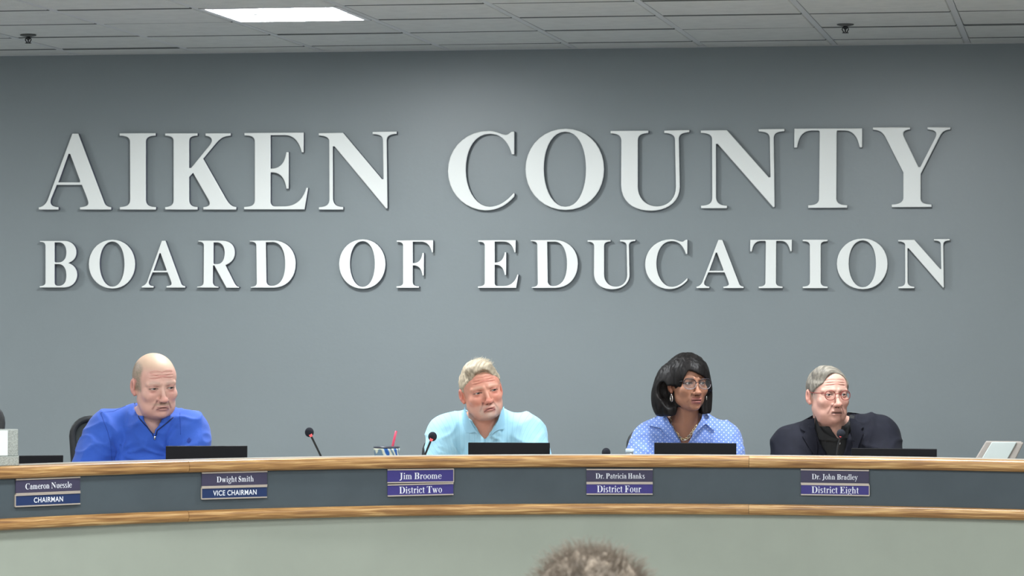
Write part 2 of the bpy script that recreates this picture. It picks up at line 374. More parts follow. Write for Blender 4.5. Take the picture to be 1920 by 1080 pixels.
def place_letter(ch, loops_px, label, group, bev):
    L3 = [[tuple(at_y(x, y, -LD)[[0, 2]]) for x, y in l] for l in loops_px]
    cx = sum(p[0] for p in L3[0])/len(L3[0]); cz = min(p[1] for p in L3[0])
    L3 = [[(x-cx, z-cz) for x, z in l] for l in L3]
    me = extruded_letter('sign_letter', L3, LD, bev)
    o = bpy.data.objects.new('sign_letter', me); COL.objects.link(o); o.location = (cx, -LD/2-.002, cz)
    tag(o, label, 'sign letter', group)
words1 = 'AIKEN COUNTY'; words2 = 'BOARD OF EDUCATION'
def word_of(s, k):
    n = -1
    for w in s.split():
        for j in range(len(w)):
            n += 1
            if n == k: return w, j
for k, (ch, bx) in enumerate(ROW1):
    sc, ox, oy, base, cap, path = GL[ch]; w, j = word_of(words1, k)
    if bx is None: lp = [[(ox+x/sc, oy+y/sc) for x, y in l] for l in parse(path)]
    else:
        gl = glyph_norm(ch); wd = max(p[0] for p in gl[0]); x0, x1, yb, yc = bx
        lp = [[(x0+x/wd*(x1-x0), yb+(yc-yb)*y) for x, y in l] for l in gl]
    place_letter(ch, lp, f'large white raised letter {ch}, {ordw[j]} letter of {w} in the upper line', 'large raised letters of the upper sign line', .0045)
for k, (ch, x0, x1) in enumerate(ROW2):
    gl = glyph_norm(ch); wd = max(p[0] for p in gl[0]); xm = (x0+x1)/2; w, j = word_of(words2, k)
    yb = 539.3+(xm-80)*.0009; yc = 451.6-(xm-80)*.0016
    lp = [[(x0+x/wd*(x1-x0), yb+(yc-yb)*y) for x, y in l] for l in gl]
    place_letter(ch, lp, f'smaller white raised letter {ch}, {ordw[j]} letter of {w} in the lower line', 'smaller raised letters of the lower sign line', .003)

# ------------------------------------------------------------------ curved desk
A0, A1 = math.radians(22), math.radians(172)
def arc_sweep(name, prof, a0, a1, m, parent, closed=True, smooth=True, step=.035):
    """sweeps a profile of (radius, z) points around the desk centre"""
    n = max(2, int((a1-a0)*DR/step)); k = len(prof); V, Fc = [], []
    for i in range(n+1):
        a = a0+(a1-a0)*i/n; ca, sa = math.cos(a), math.sin(a)
        for r, z in prof: V.append((DC[0]+r*ca, DC[1]+r*sa, z))
    for i in range(n):
        for j in range(k if closed else k-1):
            Fc.append((i*k+j, i*k+(j+1) % k, (i+1)*k+(j+1) % k, (i+1)*k+j))
    Fc.append(tuple(range(k))[::-1]); Fc.append(tuple(n*k+j for j in range(k)))
    o = from_py(name, V, Fc, m, parent)
    per = [0]
    for j in range(k): per.append(per[-1]+math.dist(prof[j], prof[(j+1) % k]))
    uv = o.data.uv_layers.new(name='UVMap'); li = 0
    for p in o.data.polygons:
        vs = [o.data.loops[l].vertex_index for l in p.loop_indices]
        js = [v % k for v in vs]; wrap = 0 in js and k-1 in js
        for l, v in zip(p.loop_indices, vs):
            j = v % k; vv = per[k] if (wrap and j == 0) else per[j]
            uv.data[l].uv = (((a0+(a1-a0)*(v//k)/n)*DR)+a0*17.3, vv+a0*3.1)
    if smooth: auto_smooth(o, 40)
    return o
desk = empty('curved_dais_desk', (DC[0], DC[1]+DR, 0)); bpy.context.view_layer.update()
tag(desk, 'long curved council desk with two oak rails, slate upper and sage lower front', 'desk')
def dpart(o):
    o.parent = desk; o.matrix_parent_inverse = desk.matrix_world.inverted(); return o
RZ0, RZ1 = 1.082, 1.1265
def round_prof(r0, r1, z0, z1, rad, n=5):
    """rail section whose face towards the room (small radius) is rounded"""
    P = [(r1, z0)]
    for i in range(n+1):
        a = i/n*PI/2; P.append((r0+rad-rad*math.sin(a), z0+rad-rad*math.cos(a)))
    for i in range(n+1):
        a = i/n*PI/2; P.append((r0+rad-rad*math.cos(a), z1-rad+rad*math.sin(a)))
    P.append((r1, z1)); return P
def ang_at(px, py=960):
    p = at_r(px, py, DR); return math.atan2(p[1]-DC[1], p[0]-DC[0])
seam = ang_at(1404)
cuts = sorted([A0, A1]+[seam+k*.62 for k in range(-3, 5) if A0+.1 < seam+k*.62 < A1-.1])
for a, b in zip(cuts[:-1], cuts[1:]):
    dpart(arc_sweep('upper_rail', round_prof(DR-.025, DR+.02, RZ0, RZ1, .0165), a+.0002, b-.0002, M_oak, None))
    dpart(arc_sweep('lower_rail', round_prof(DR-.022, DR+.012, .900, .9416, .017), a+.0002+.0, b-.0002, M_oak, None))
dpart(arc_sweep('ledge_top', [(DR+.0205, RZ0), (DR+.0205, RZ1-.0005), (DR+.12, RZ1-.0005), (DR+.12, RZ0)], A0, A1, M_ledge, None))
dpart(arc_sweep('front_panel', [(DR, .930), (DR, RZ0), (DR+.02, RZ0), (DR+.02, .930)], A0, A1, M_panel, None))
dpart(arc_sweep('lower_panel', [(DR+.012, 0), (DR+.012, .905), (DR+.03, .905), (DR+.03, 0)], A0, A1, M_lower, None))
dpart(arc_sweep('ledge_riser', [(DR+.09, .945), (DR+.09, RZ0), (DR+.11, RZ0), (DR+.11, .945)], A0, A1, M_panel, None))
WS = .945
dpart(arc_sweep('work_surface', [(DR+.08, WS-.03), (DR+.08, WS), (DR+.80, WS), (DR+.80, WS-.03)], A0, A1, M_surface, None))
# raised platform behind the desk
PZ = .25
def platform():
    bm = bmesh.new(); n = 60; r = DR+.03
    top, bot = [], []
    for i in range(n+1):
        a = A0+(A1-A0)*i/n; x, y = DC[0]+r*math.cos(a), DC[1]+r*math.sin(a)
        k = i/n
        top.append((x, y)); 
    outer = [(min(max(x+(x-DC[0])*3, X0), X1), 0.) for x, y in top]
    V = []; Fc = []
    for (x, y), (u, w) in zip(top, outer):
        u = X1+(X0-X1)*len(V)/4/n
        V += [(x, y, PZ), (u, 0, PZ), (x, y, 0), (u, 0, 0)]
    for i in range(n):
        b = 4*i; Fc += [(b, b+1, b+5, b+4), (b, b+4, b+6, b+2)]
    Fc += [(0, 2, 3, 1), (4*n, 4*n+1, 4*n+3, 4*n+2)]
    return from_py('floor_platform', V, Fc, M_carpet)
struct(platform(), 'carpeted platform behind the curved desk')

# ------------------------------------------------------------------ small serif print for the name plates
ST, TH = .155, .062
def _rect(x0, y0, x1, y1): return [(x0, y0), (x1, y0), (x1, y1), (x0, y1)]
def _arc(cx, cy, rx, ry, a0, a1, wk=ST, wn=TH, n=16):
    o, i_ = [], []
    for k in range(n+1):
        a = math.radians(a0+(a1-a0)*k/n); c, s = math.cos(a), math.sin(a)
        w = wn+(wk-wn)*abs(c)**1.3
        o.append((cx+rx*c, cy+ry*s)); i_.append((cx+(rx-w)*c, cy+(ry-wn-(w-wn)*.1)*s))
    return ('strip', o, i_)
def _line(x0, y0, x1, y1, w):
    d = math.hypot(x1-x0, y1-y0); nx = w/2 if abs(y1-y0) > abs(x1-x0)*.3 else 0
    ny = 0 if nx else w/2
    return [(x0-nx, y0-ny), (x0+nx, y0+ny), (x1+nx, y1+ny), (x1-nx, y1-ny)]
def _stem(x, y0, y1, top=True, bot=True):
    r = [_rect(x-ST/2, y0, x+ST/2, y1)]
    if bot: r.append(_rect(x-.16, y0, x+.16, y0+.045))
    if top: r.append([(x-.17, y1-.06), (x, y1-.08), (x+.02, y1), (x-.02, y1)])
    return r
XH = .68
def _dot(x, y, r): return [(x+r*math.cos(i*PI/5), y+r*math.sin(i*PI/5)) for i in range(10)]
LC = {
'l': (.34, _stem(.17, 0, 1.04)), 'i': (.34, _stem(.17, 0, XH)+[_dot(.17, .9, .095)]),
'n': (.72, _stem(.17, 0, XH)+_stem(.54, 0, .42, top=False)+[_arc(.36, .42, .258, .26, 0, 165)]),
'h': (.72, _stem(.17, 0, 1.04)+_stem(.54, 0, .42, top=False)+[_arc(.36, .42, .258, .26, 0, 165)]),
'm': (1.06, _stem(.17, 0, XH)+_stem(.52, 0, .42, top=False)+_stem(.87, 0, .42, top=False)+[_arc(.35, .42, .247, .26, 0, 165), _arc(.70, .42, .247, .26, 0, 165)]),
'u': (.72, _stem(.17, .25, XH, bot=False)+_stem(.54, .02, XH, bot=False)+[_arc(.36, .26, .268, .27, 180, 350), _rect(.5, 0, .7, .045)]),
'r': (.5, _stem(.17, 0, XH)+[_arc(.37, .44, .22, .24, 70, 170), _dot(.42, .6, .085)]),
'o': (.64, [_arc(.32, .34, .30, .36, 0, 360, n=28)]),
'c': (.56, [_arc(.33, .34, .31, .36, 55, 320, n=20), _dot(.46, .56, .085)]),
'e': (.58, [_arc(.32, .34, .30, .36, 20, 325, n=22), _rect(.1, .36, .56, .42), _arc(.32, .36, .27, .32, 0, 60, wk=.11)]),
'd': (.7, _stem(.54, .0, 1.04, bot=False)+[_arc(.33, .34, .30, .36, 0, 360, n=28), _rect(.5, 0, .69, .045)]),
'a': (.6, [_rect(.36, .1, .36+ST, .5), _arc(.30, .46, .215, .24, 0, 150), _arc(.27, .2, .24, .21, 0, 360, n=24, wk=.13), _dot(.14, .52, .075), _arc(.5, .12, .13, .12, 190, 330, wk=.08)]),
'g': (.64, [_arc(.3, .46, .24, .24, 0, 360, n=24, wk=.13), _arc(.32, -.13, .3, .18, 0, 360, n=26, wk=.1), _line(.17, .24, .24, .04, .1), _dot(.56, .64, .07)]),
's': (.5, [_arc(.25, .5, .215, .2, 30, 270, wk=.14, wn=.08), _arc(.25, .18, .215, .2, -150, 90, wk=.14, wn=.08), _line(.12, .43, .38, .26, .12)]),
't': (.42, [_rect(.12, .1, .12+ST, .86), _rect(.0, .62, .38, .68), _arc(.29, .14, .17, .15, 185, 310, wk=.1)]),
'w': (.98, [_line(.12, XH, .31, 0, ST), _line(.31, 0, .48, XH, .07), _line(.46, XH, .66, 0, ST), _line(.66, 0, .84, XH, .07), _rect(.0, XH-.045, .26, XH), _rect(.7, XH-.045, .97, XH), _rect(.36, XH-.045, .56, XH)]),
'y': (.68, [_line(.12, XH, .34, 0, ST), _line(.18, -.3, .56, XH, .075), _rect(.0, XH-.045, .27, XH), _rect(.44, XH-.045, .68, XH), _dot(.16, -.26, .075)]),
'k': (.72, _stem(.17, 0, 1.04)+[_line(.22, .27, .5, XH, .07), _line(.3, .38, .56, 0, .17), _rect(.38, XH-.045, .64, XH), _rect(.46, 0, .73, .045)]),
'.': (.26, [_dot(.12, .08, .09)]), ' ': (.3, []),
}
def print_mesh(name, text, cap_h, width, m, parent):
    """flat white print, centred at the parent's origin, in the parent's x-z plane facing -y"""
    V, Fc, x = [], [], 0.
    k = 0
    for ch in text:
        lv = -.0004*(k % 2); k += 1
        if ch in LC:
            w, parts = LC[ch]
            for p in parts:
                b = len(V)
                if isinstance(p, tuple):
                    _, o, i_ = p; n = len(o)
                    V += [(x+a, lv, c) for a, c in o]+[(x+a, lv, c) for a, c in i_]
                    Fc += [(b+q, b+q+1, b+n+q+1, b+n+q) for q in range(n-1)]
                else:
                    V += [(x+a, lv, c) for a, c in p]; Fc.append(tuple(range(b, b+len(p))))
            x += w+.035
        else:
            loops = [clean(l) for l in glyph_norm(ch)]; b = len(V)
            w = max(p[0] for p in loops[0])
            flat = [p for l in loops for p in l]
            tri = tessellate_polygon([[Vector((p[0], p[1], 0)) for p in l] for l in loops])
            V += [(x+a, lv, c) for a, c in flat]; Fc += [tuple(b+i for i in t) for t in tri]
            x += w+.09
    V = np.array(V); x0, x1 = V[:, 0].min(), V[:, 0].max()
    V[:, 0] = (V[:, 0]-(x0+x1)/2)*width/(x1-x0); V[:, 2] = (V[:, 2]-.5)*cap_h
    o = from_py(name, V, Fc, m, parent); return o
def print_sans(name, text, cap_h, width, m, parent):
    cu = bpy.data.curves.new(name, 'FONT'); cu.body = text; cu.size = 1; cu.offset = .012; cu.space_character = 1.08
    o = bpy.data.objects.new(name, cu); COL.objects.link(o)
    me = bpy.data.meshes.new_from_object(o.evaluated_get(bpy.context.evaluated_depsgraph_get()))
    bpy.data.objects.remove(o); bpy.data.curves.remove(cu)
    co = np.array([v.co[:] for v in me.vertices]); lo, hi = co.min(0), co.max(0)
    for v in me.vertices:
        x, y, z = v.co; v.co = ((x-(lo[0]+hi[0])/2)*width/(hi[0]-lo[0]), 0, ((y-lo[1])/(hi[1]-lo[1])-.5)*cap_h)
    me.name = name; me.materials.clear(); me.materials.append(m)
    o = bpy.data.objects.new(name, me); return link(o, parent)
M_plate_v = mat('plate_grey_violet', (.056, .050, .088), rough=.35)
M_plate_b = mat('plate_violet', (.054, .044, .20), rough=.35)
M_plate_n = mat('plate_navy', (.020, .038, .11), rough=.35)
def plate(px, y_top, y_bot, wpx, m, text, txt_w, cap, label, group, tilt=0., sans=False, side=None, dxt=0.):
    pt, pb = at_r(px, y_top, DR-.004), at_r(px, y_bot, DR-.004)
    a = math.atan2(pt[1]-DC[1], pt[0]-DC[0]); dep = (pt-CAM)@FW
    view = math.atan2(pt[0]-CAM[0], pt[1]-CAM[1]); face = PI/2-a      # foreshortening of the curved front
    fs = math.cos(face-view); w = wpx/F_PX*dep/fs; zt, zb = pt[2], pb[2]; h = zt-zb; r = DR-w*w/8/DR-.0045
    t = empty('name_plate', (DC[0]+r*math.cos(a), DC[1]+r*math.sin(a), (zt+zb)/2), (0, tilt, a-PI/2))
    tag(t, label, 'name plate', group)
    e = .0034
    box('plate', (-w/2, -.002, -h/2), (w/2, .002, h/2), m, t)
    box('holder_rail', (-w/2, -.005, h/2-e), (w/2, .003, h/2+.0012), M_brass, t)
    box('holder_rail', (-w/2, -.005, -h/2-.0012), (w/2, .003, -h/2+e), M_brass, t)
    if side: box('end_cap', ((side-.0)*w/2-.0015, -.004, -h/2), (side*w/2+.0015, .003, h/2), M_brass, t)
    px2m = dep/F_PX
    fn = print_sans if sans else print_mesh
    q = fn('lettering', text, cap*px2m, txt_w*px2m/fs, M_print, t); q.location = (dxt*px2m/fs, -.0026, 0)
    return t
G1, G2 = 'upper plates with names on the desk front', 'lower plates with titles on the desk front'
plate(89, 896.5, 924.0, 119, M_plate_v, 'Cameron Nuessle', 86, 11, 'grey violet name plate directly above the plate reading CHAIRMAN', G1, dxt=1)
plate(88.5, 925.5, 947.5, 120, M_plate_n, 'CHAIRMAN', 54, 9.8, 'navy plate reading CHAIRMAN, leftmost of the lower title plates', G2, sans=True, side=-1, dxt=1)
plate(439, 884.8, 911.5, 122, M_plate_v, 'Dwight Smith', 69, 10.5, 'grey violet name plate directly above the plate reading VICE CHAIRMAN', G1, dxt=1)
plate(438.5, 912.8, 934.2, 122, M_plate_n, 'VICE CHAIRMAN', 81, 9.8, 'navy plate reading VICE CHAIRMAN under the second name plate from the left', G2, sans=True, side=-1, dxt=1)
plate(788, 879.5, 904.6, 124, M_plate_b, 'Jim Broome', 79, 12, 'bright violet name plate above the tilted District Two plate', G1, side=1)
plate(788, 907.2, 928.8, 123, M_plate_b, 'District Two', 80, 12.5, 'bright violet plate reading District Two, hanging slightly tilted', G2, tilt=-.011)
plate(1161.5, 879.6, 905.0, 124, M_plate_v, 'Dr. Patricia Hanks', 92, 9.8, 'grey violet name plate directly above the plate reading District Four', G1, dxt=1)
plate(1161.5, 906.2, 926.8, 124, M_plate_b, 'District Four', 83, 12.5, 'bright violet plate reading District Four under the fourth name plate', G2, dxt=-1)
plate(1565.5, 880.8, 907.2, 127, M_plate_v, 'Dr. John Bradley', 86, 10, 'grey violet name plate directly above the plate reading District Eight', G1)
plate(1566, 908.4, 928.6, 127, M_plate_b, 'District Eight', 88, 12.2, 'bright violet plate reading District Eight, rightmost of the lower title plates', G2, side=1)

# ------------------------------------------------------------------ things on and behind the desk
def frame_at(px, py, r):
    """point on the upright cylinder r and the heading that faces the viewer there"""
    p = at_r(px, py, r); a = math.atan2(p[1]-DC[1], p[0]-DC[0]); return p, a
def laptop(px0, px1, py, r, label, turn=0.):
    """open laptop: lid seen from behind, its top edge at py"""
    pm = at_r((px0+px1)/2, py, r); dep = (pm-CAM)@FW
    view = math.atan2(pm[0]-CAM[0], pm[1]-CAM[1])
    w = (px1-px0)/F_PX*dep/math.cos(turn); hz = pm[2]-WS
    t = empty('laptop', (pm[0], pm[1], WS), (0, 0, -view+turn)); tag(t, label, 'laptop', 'open laptops behind the desk ledge')
    lean = .30*hz
    box('keyboard_base', (-w/2, lean*.0+.0, .001), (w/2, .22, .016), M_screen_back, t, .003, 2)
    V = [(-w/2, .002, .014), (w/2, .002, .014), (w/2, -lean*.35, hz), (-w/2, -lean*.35, hz)]
    th = .007
    V += [(x, y+th, z) for x, y, z in V]
    o = from_py('lid', V, [(0, 1, 2, 3), (7, 6, 5, 4), (0, 4, 5, 1), (1, 5, 6, 2), (2, 6, 7, 3), (3, 7, 4, 0)], M_screen_back, t)
    b = o.modifiers.new('edge', 'BEVEL'); b.width = .0022; b.segments = 2
    m_ = .008; V = [(-w/2+m_, .0022+th, .03), (w/2-m_, .0022+th, .03), (w/2-m_, -lean*.35+th+.0004, hz-.01), (-w/2+m_, -lean*.35+th+.0004, hz-.01)]
    from_py('screen', V, [(3, 2, 1, 0)], M_screen, t)
    box('hinge', (-w*.3, -.004, .006), (w*.3, .006, .018), M_black, t)
    return t
laptop(20, 117, 853.5, 3.93, 'black laptop at the far left between the speckled box and the blue shirt', .12)
laptop(311, 463, 835.5, 3.93, 'black laptop in front of the bald man in the blue pullover', .06)
laptop(878, 1031, 829.5, 3.93, 'black laptop in front of the man in the pale aqua polo shirt')
laptop(1227, 1380.5, 830, 3.93, 'black laptop in front of the woman in the dotted blouse')
laptop(1597, 1756, 840.5, 3.93, 'black laptop low in front of the man in the dark blazer', -.04)

def microphone(hx, hy, bx, by, label, r=3.93, ring=True):
    """gooseneck microphone; head centre and the point where the stem dips behind the ledge"""
    h = at_r(hx, hy, r); b = at_r(bx, by, r+.05); d = h-b
    base = b+d*((WS+.03-b[2])/d[2]) if abs(d[2]) > .02 else b-np.array([0, 0, b[2]-WS-.03])
    off = base[:2]-b[:2]; ln = np.linalg.norm(off)
    if ln > .1: base[:2] = b[:2]+off/ln*.1
    base[2] = WS
    t = empty('microphone', tuple(base)); tag(t, label, 'microphone', 'gooseneck microphones along the desk')
    H = h-base; Bp = b-base
    lathe('base', [(.01, .0), (.055, 0), (.055, .012), (.045, .024), (.014, .03), (.01, .034)], M_black, t, 20)
    mid = np.array([Bp[0]*.6, Bp[1]*.6, max(Bp[2]*.55, .06)])
    pts = [np.array([0, 0, .03]), np.array([0, 0, .055]), mid, Bp] + [Bp+(H-Bp)*k for k in (.35, .65, .82)]
    if (H-Bp)[2] < .05: pts = [np.array([0, 0, .03]), H*.55+np.array([0, 0, .01]), H-np.array([0, 0, .03])]
    tube('gooseneck', pts, .0042, M_chair_frame, t, 8)
    dirn = H-pts[-1]; dirn = dirn/np.linalg.norm(dirn)
    face = (CAM-h); face = face/np.linalg.norm(face)
    # foam ball tipped so that its lit collar looks at the room
    bm = bmesh.new(); bmesh.ops.create_uvsphere(bm, u_segments=20, v_segments=14, radius=.0175)
    for v in bm.verts: v.co.z *= 1.08
    fo = from_bm('foam_windscreen', bm, M_foam, t, True); fo.location = tuple(H)
    c0 = H-dirn*.0125+face*.0125
    if ring:
        tube('lit_collar', [c0-dirn*.006+face*.002, c0+dirn*.004+face*.004], [.0062, .0072], M_redring, t, 14)
microphone(580, 810.5, 602, 856, 'gooseneck microphone leaning left, standing alone left of the striped cup')
microphone(811, 818.5, 796, 855, 'gooseneck microphone in front of the aqua sleeve, leaning right')
microphone(1136.5, 848.5, 1137, 858, 'low microphone whose round head just clears the ledge beside the dotted blouse', ring=False)
microphone(1577, 813.5, 1571, 838, 'gooseneck microphone before the chin of the man in the blazer', r=3.9)

# straw cup
p = at_r(725, 850, 3.93); dep = (p-CAM)@FW; px2 = dep/F_PX
M_cup = mat('cup_white', (.78, .80, .78), rough=.35)
nt = M_cup.node_tree; Bs = nt.nodes['Principled BSDF']
tcn = nt.nodes.new('ShaderNodeTexCoord'); wv = nt.nodes.new('ShaderNodeTexWave'); wv.inputs['Scale'].default_value = 9; wv.inputs['Distortion'].default_value = 5; wv.inputs['Detail Scale'].default_value = 1.5; wv.bands_direction = 'DIAGONAL'
crn = nt.nodes.new('ShaderNodeValToRGB'); ee = crn.color_ramp.elements; ee[0].position = .0; ee[0].color = lin('2c5fb0'); ee[1].position = .34; ee[1].color = lin('e2e6dc')
k_ = ee.new(.16); k_.color = lin('3f78b8'); k_ = ee.new(.24); k_.color = lin('b9c8d4'); k_ = ee.new(.8); k_.color = lin('d8dcc4'); k_ = ee.new(.92); k_.color = lin('6f8ba0')
nt.links.new(tcn.outputs['Object'], wv.inputs['Vector']); nt.links.new(wv.outputs['Fac'], crn.inputs[0]); nt.links.new(crn.outputs[0], Bs.inputs['Base Color'])
cupH = at_r(725, 840, 3.93)[2]-WS; rr = 24.5*px2
t = empty('straw_cup', (p[0], p[1], WS)); tag(t, 'wide white and blue patterned cup with a red straw on the desk', 'cup')
lathe('cup_body', [(rr*.72, 0), (rr*.74, .004), (rr*.97, cupH-.01), (rr, cupH-.008), (rr, cupH)], M_cup, t, 32)
M_lid = mat('cup_lid', (.05, .055, .07), rough=.3)
lathe('lid', [(rr*.98, cupH), (rr*1.02, cupH+.001), (rr*1.0, cupH+.006), (rr*.4, cupH+.007), (.01, cupH+.007)], M_lid, t, 32)
M_straw = mat('red_straw', (.62, .06, .12), rough=.35)
q = at_r(743, 808, 3.93)-np.array([p[0], p[1], WS]); q0 = at_r(735.5, 839, 3.93)-np.array([p[0], p[1], WS])
tube('straw', [q0-(q-q0)*1.2, q0, q], .0048, M_straw, t, 10)

# water bottle before the dotted sleeve
M_clear = mat('clear_plastic', (.75, .82, .85), rough=.12, spec=.5, trans=.75)
p = at_r(1180.5, 845, 3.93); hb = p[2]+.006-WS
t = empty('water_bottle', (p[0], p[1], WS)); tag(t, 'clear plastic water bottle with a pale cap before the dotted sleeve', 'bottle')
lathe('bottle_body', [(.026, 0), (.031, .006), (.031, hb*.55), (.029, hb*.6), (.031, hb*.66), (.028, hb*.78), (.0165, hb*.9), (.0135, hb*.93)], M_clear, t, 24)
lathe('cap', [(.0135, hb*.93), (.0165, hb*.935), (.0165, hb), (.014, hb+.002), (.004, hb+.002)], mat('cap_pale', (.62, .74, .82), rough=.4), t, 20)

# speckled box with a white sheet at the left end of the ledge
M_speck = mat('speckled_grey', (.30, .32, .29), rough=.8, var=.28, scale=260, bump=.3)
p0 = at_r(16.5, 868, DR+.062); dep = (p0-CAM)@FW; s_ = dep/F_PX; vw = math.atan2(p0[0]-CAM[0], p0[1]-CAM[1])
zt_ = at_r(16.5, 805.5, DR+.062)[2]
t = empty('speckled_box', (p0[0], p0[1], RZ1), (0, 0, -vw)); tag(t, 'grey speckled box with a white sheet at the left end of the ledge', 'box')
box('plinth', (-62*s_, -.055, 0), (18.6*s_, .06, .034), M_speck, t, .002)
box('body', (-60*s_, -.045, .034), (17*s_, .055, zt_-RZ1), M_speck, t, .002)
M_paper = mat('paper', (.66, .69, .66), rough=.7)
box('paper_sheet', (-48*s_, -.0475, .036), (-2*s_, -.0455, zt_-RZ1-.001), M_paper, t)

# slanted stand at the right
M_beige = mat('beige_plastic', (.31, .28, .25), rough=.55, var=.05, scale=30)
M_glassy = mat('pale_screen', (.42, .47, .45), rough=.3)
pr_ = at_r(1871, 862, 3.90); dep = (pr_-CAM)@FW; s_ = dep/F_PX; vw = math.atan2(pr_[0]-CAM[0], pr_[1]-CAM[1])
zt_ = at_r(1871, 829, 3.90)[2]; z0 = at_r(1871, 862, 3.90)[2]
t = empty('slanted_stand', (pr_[0], pr_[1], WS), (0, 0, -vw)); tag(t, 'beige slanted stand holding a pale panel at the right end of the desk', 'stand')
H_ = zt_-WS; hv = z0-WS
def quadprism(name, q, th, m, parent, y0=0.):
    V = [(x, y0-th/2+(z/H_)*.05, z) for x, z in q]+[(x, y0+th/2+(z/H_)*.05, z) for x, z in q]
    o = from_py(name, V, [(0, 1, 2, 3), (7, 6, 5, 4), (0, 4, 5, 1), (1, 5, 6, 2), (2, 6, 7, 3), (3, 7, 4, 0)], m, parent)
    b = o.modifiers.new('edge', 'BEVEL'); b.width = .004; b.segments = 3; return o
sl = (18/31.)*s_/s_
def xs(xp, z): return (xp-1871)*s_+(z-hv)*.60       # the sides lean to the right as they rise
quadprism('back_shell', [(xs(1829, 0), 0), (xs(1905, 0), 0), (xs(1896, H_), H_), (xs(1829, H_), H_)], .05, M_beige, t, .03)
quadprism('side_wing', [(xs(1893, 0), 0), (xs(1912, 0), 0), (xs(1899, H_), H_-.004), (xs(1886, H_), H_)], .06, M_beige, t, .02)
quadprism('pale_panel', [(xs(1840, 0), 0), (xs(1892, 0), 0), (xs(1886.5, H_), H_-.001), (xs(1840, H_), H_-.001)], .006, M_glassy, t, -.012)

# ------------------------------------------------------------------ office chairs
def office_chair(x, y, rot, top, label, group='mesh backed office chairs', hw=.23):
    """mesh office chair on the platform; top = height of the backrest top above the platform"""
    t = empty('office_chair', (x, y, PZ), (0, 0, rot)); tag(t, label, 'chair', group)
    sz = .46
    bm = bmesh.new(); add_box(bm, (-.24, -.24, sz-.07), (.24, .22, sz), .03, 3); from_bm('seat', bm, M_chair_frame, t, True)
    zb = .56; yb = .25
    n = 6; loop = []
    rad = .07
    def corner(cx, cz, a0):
        return [(cx+rad*math.cos(math.radians(a0+90*k/n)), cz+rad*math.sin(math.radians(a0+90*k/n))) for k in range(n+1)]
    loop = corner(hw-rad, top-rad, 0)+corner(-hw+rad, top-rad, 90)+corner(-hw+rad+.02, zb+rad, 180)+corner(hw-rad-.02, zb+rad, 270)
    def yy(z): return yb+.05*((z-zb)/(top-zb))
    tube('backrest_frame', [(a, yy(b), b) for a, b in loop], .014, M_chair_frame, t, 10, True)
    V = [(0, yy((zb+top)/2)-.004, (zb+top)/2)]+[(a, yy(b), b) for a, b in loop]; k = len(loop)
    from_py('mesh_back', V, [(0, 1+i, 1+(i+1) % k) for i in range(k)], M_chair_mesh, t)
    tube('back_support', [(0, .1, sz-.06), (0, .24, sz-.05), (0, .275, zb+.02), (0, yy(zb+.2)+.012, zb+.2)], .022, M_chair_frame, t)
    for s in (-1, 1):
        tube('armrest', [(s*.24, .05, sz-.04), (s*.29, .05, sz-.02), (s*.29, .05, sz+.17), (s*.28, -.08, sz+.19), (s*.28, .12, sz+.19)], .014, M_chair_frame, t)
    lathe('gas_column', [(.03, .07), (.03, .3), (.022, .3), (.022, sz-.07)], M_chrome, t, 16)
    for i in range(5):
        a = 2*PI*i/5+.3; c, s = math.cos(a), math.sin(a)
        l = tube('base_leg', [(0, 0, .085), (.16*c, .16*s, .075), (.29*c, .29*s, .06)], [.022, .018, .013], M_chair_frame, t)
        lathe('caster', [(.004, .0), (.018, .004), (.024, .025), (.018, .05), (.004, .055)], M_black, t, 12, (.29*c, .29*s, 0))
    return t

# ------------------------------------------------------------------ solid modelling of people on a grid (one skin per figure)
f4 = np.float32
def smin(a, b, k):
    h = np.maximum(k-np.abs(a-b), 0)/k
    return np.minimum(a, b)-h*h*(k*.25)
def smax(a, b, k): return -smin(-a, -b, k)
def ell(X, Y, Z, c, r):
    x, y, z = (X-f4(c[0])), (Y-f4(c[1])), (Z-f4(c[2]))
    k0 = np.sqrt((x/f4(r[0]))**2+(y/f4(r[1]))**2+(z/f4(r[2]))**2)+f4(1e-6)
    k1 = np.sqrt((x/f4(r[0]**2))**2+(y/f4(r[1]**2))**2+(z/f4(r[2]**2))**2)+f4(1e-6)
    return k0*(k0-1)/k1
def cap(X, Y, Z, a, b, ra, rb):
    d = [f4(b[i]-a[i]) for i in range(3)]; L2 = f4(sum(q*q for q in d)+1e-9)
    x, y, z = X-f4(a[0]), Y-f4(a[1]), Z-f4(a[2])
    t = np.clip((x*d[0]+y*d[1]+z*d[2])/L2, 0, 1)
    return np.sqrt((x-t*d[0])**2+(y-t*d[1])**2+(z-t*d[2])**2)-(f4(ra)+t*f4(rb-ra))
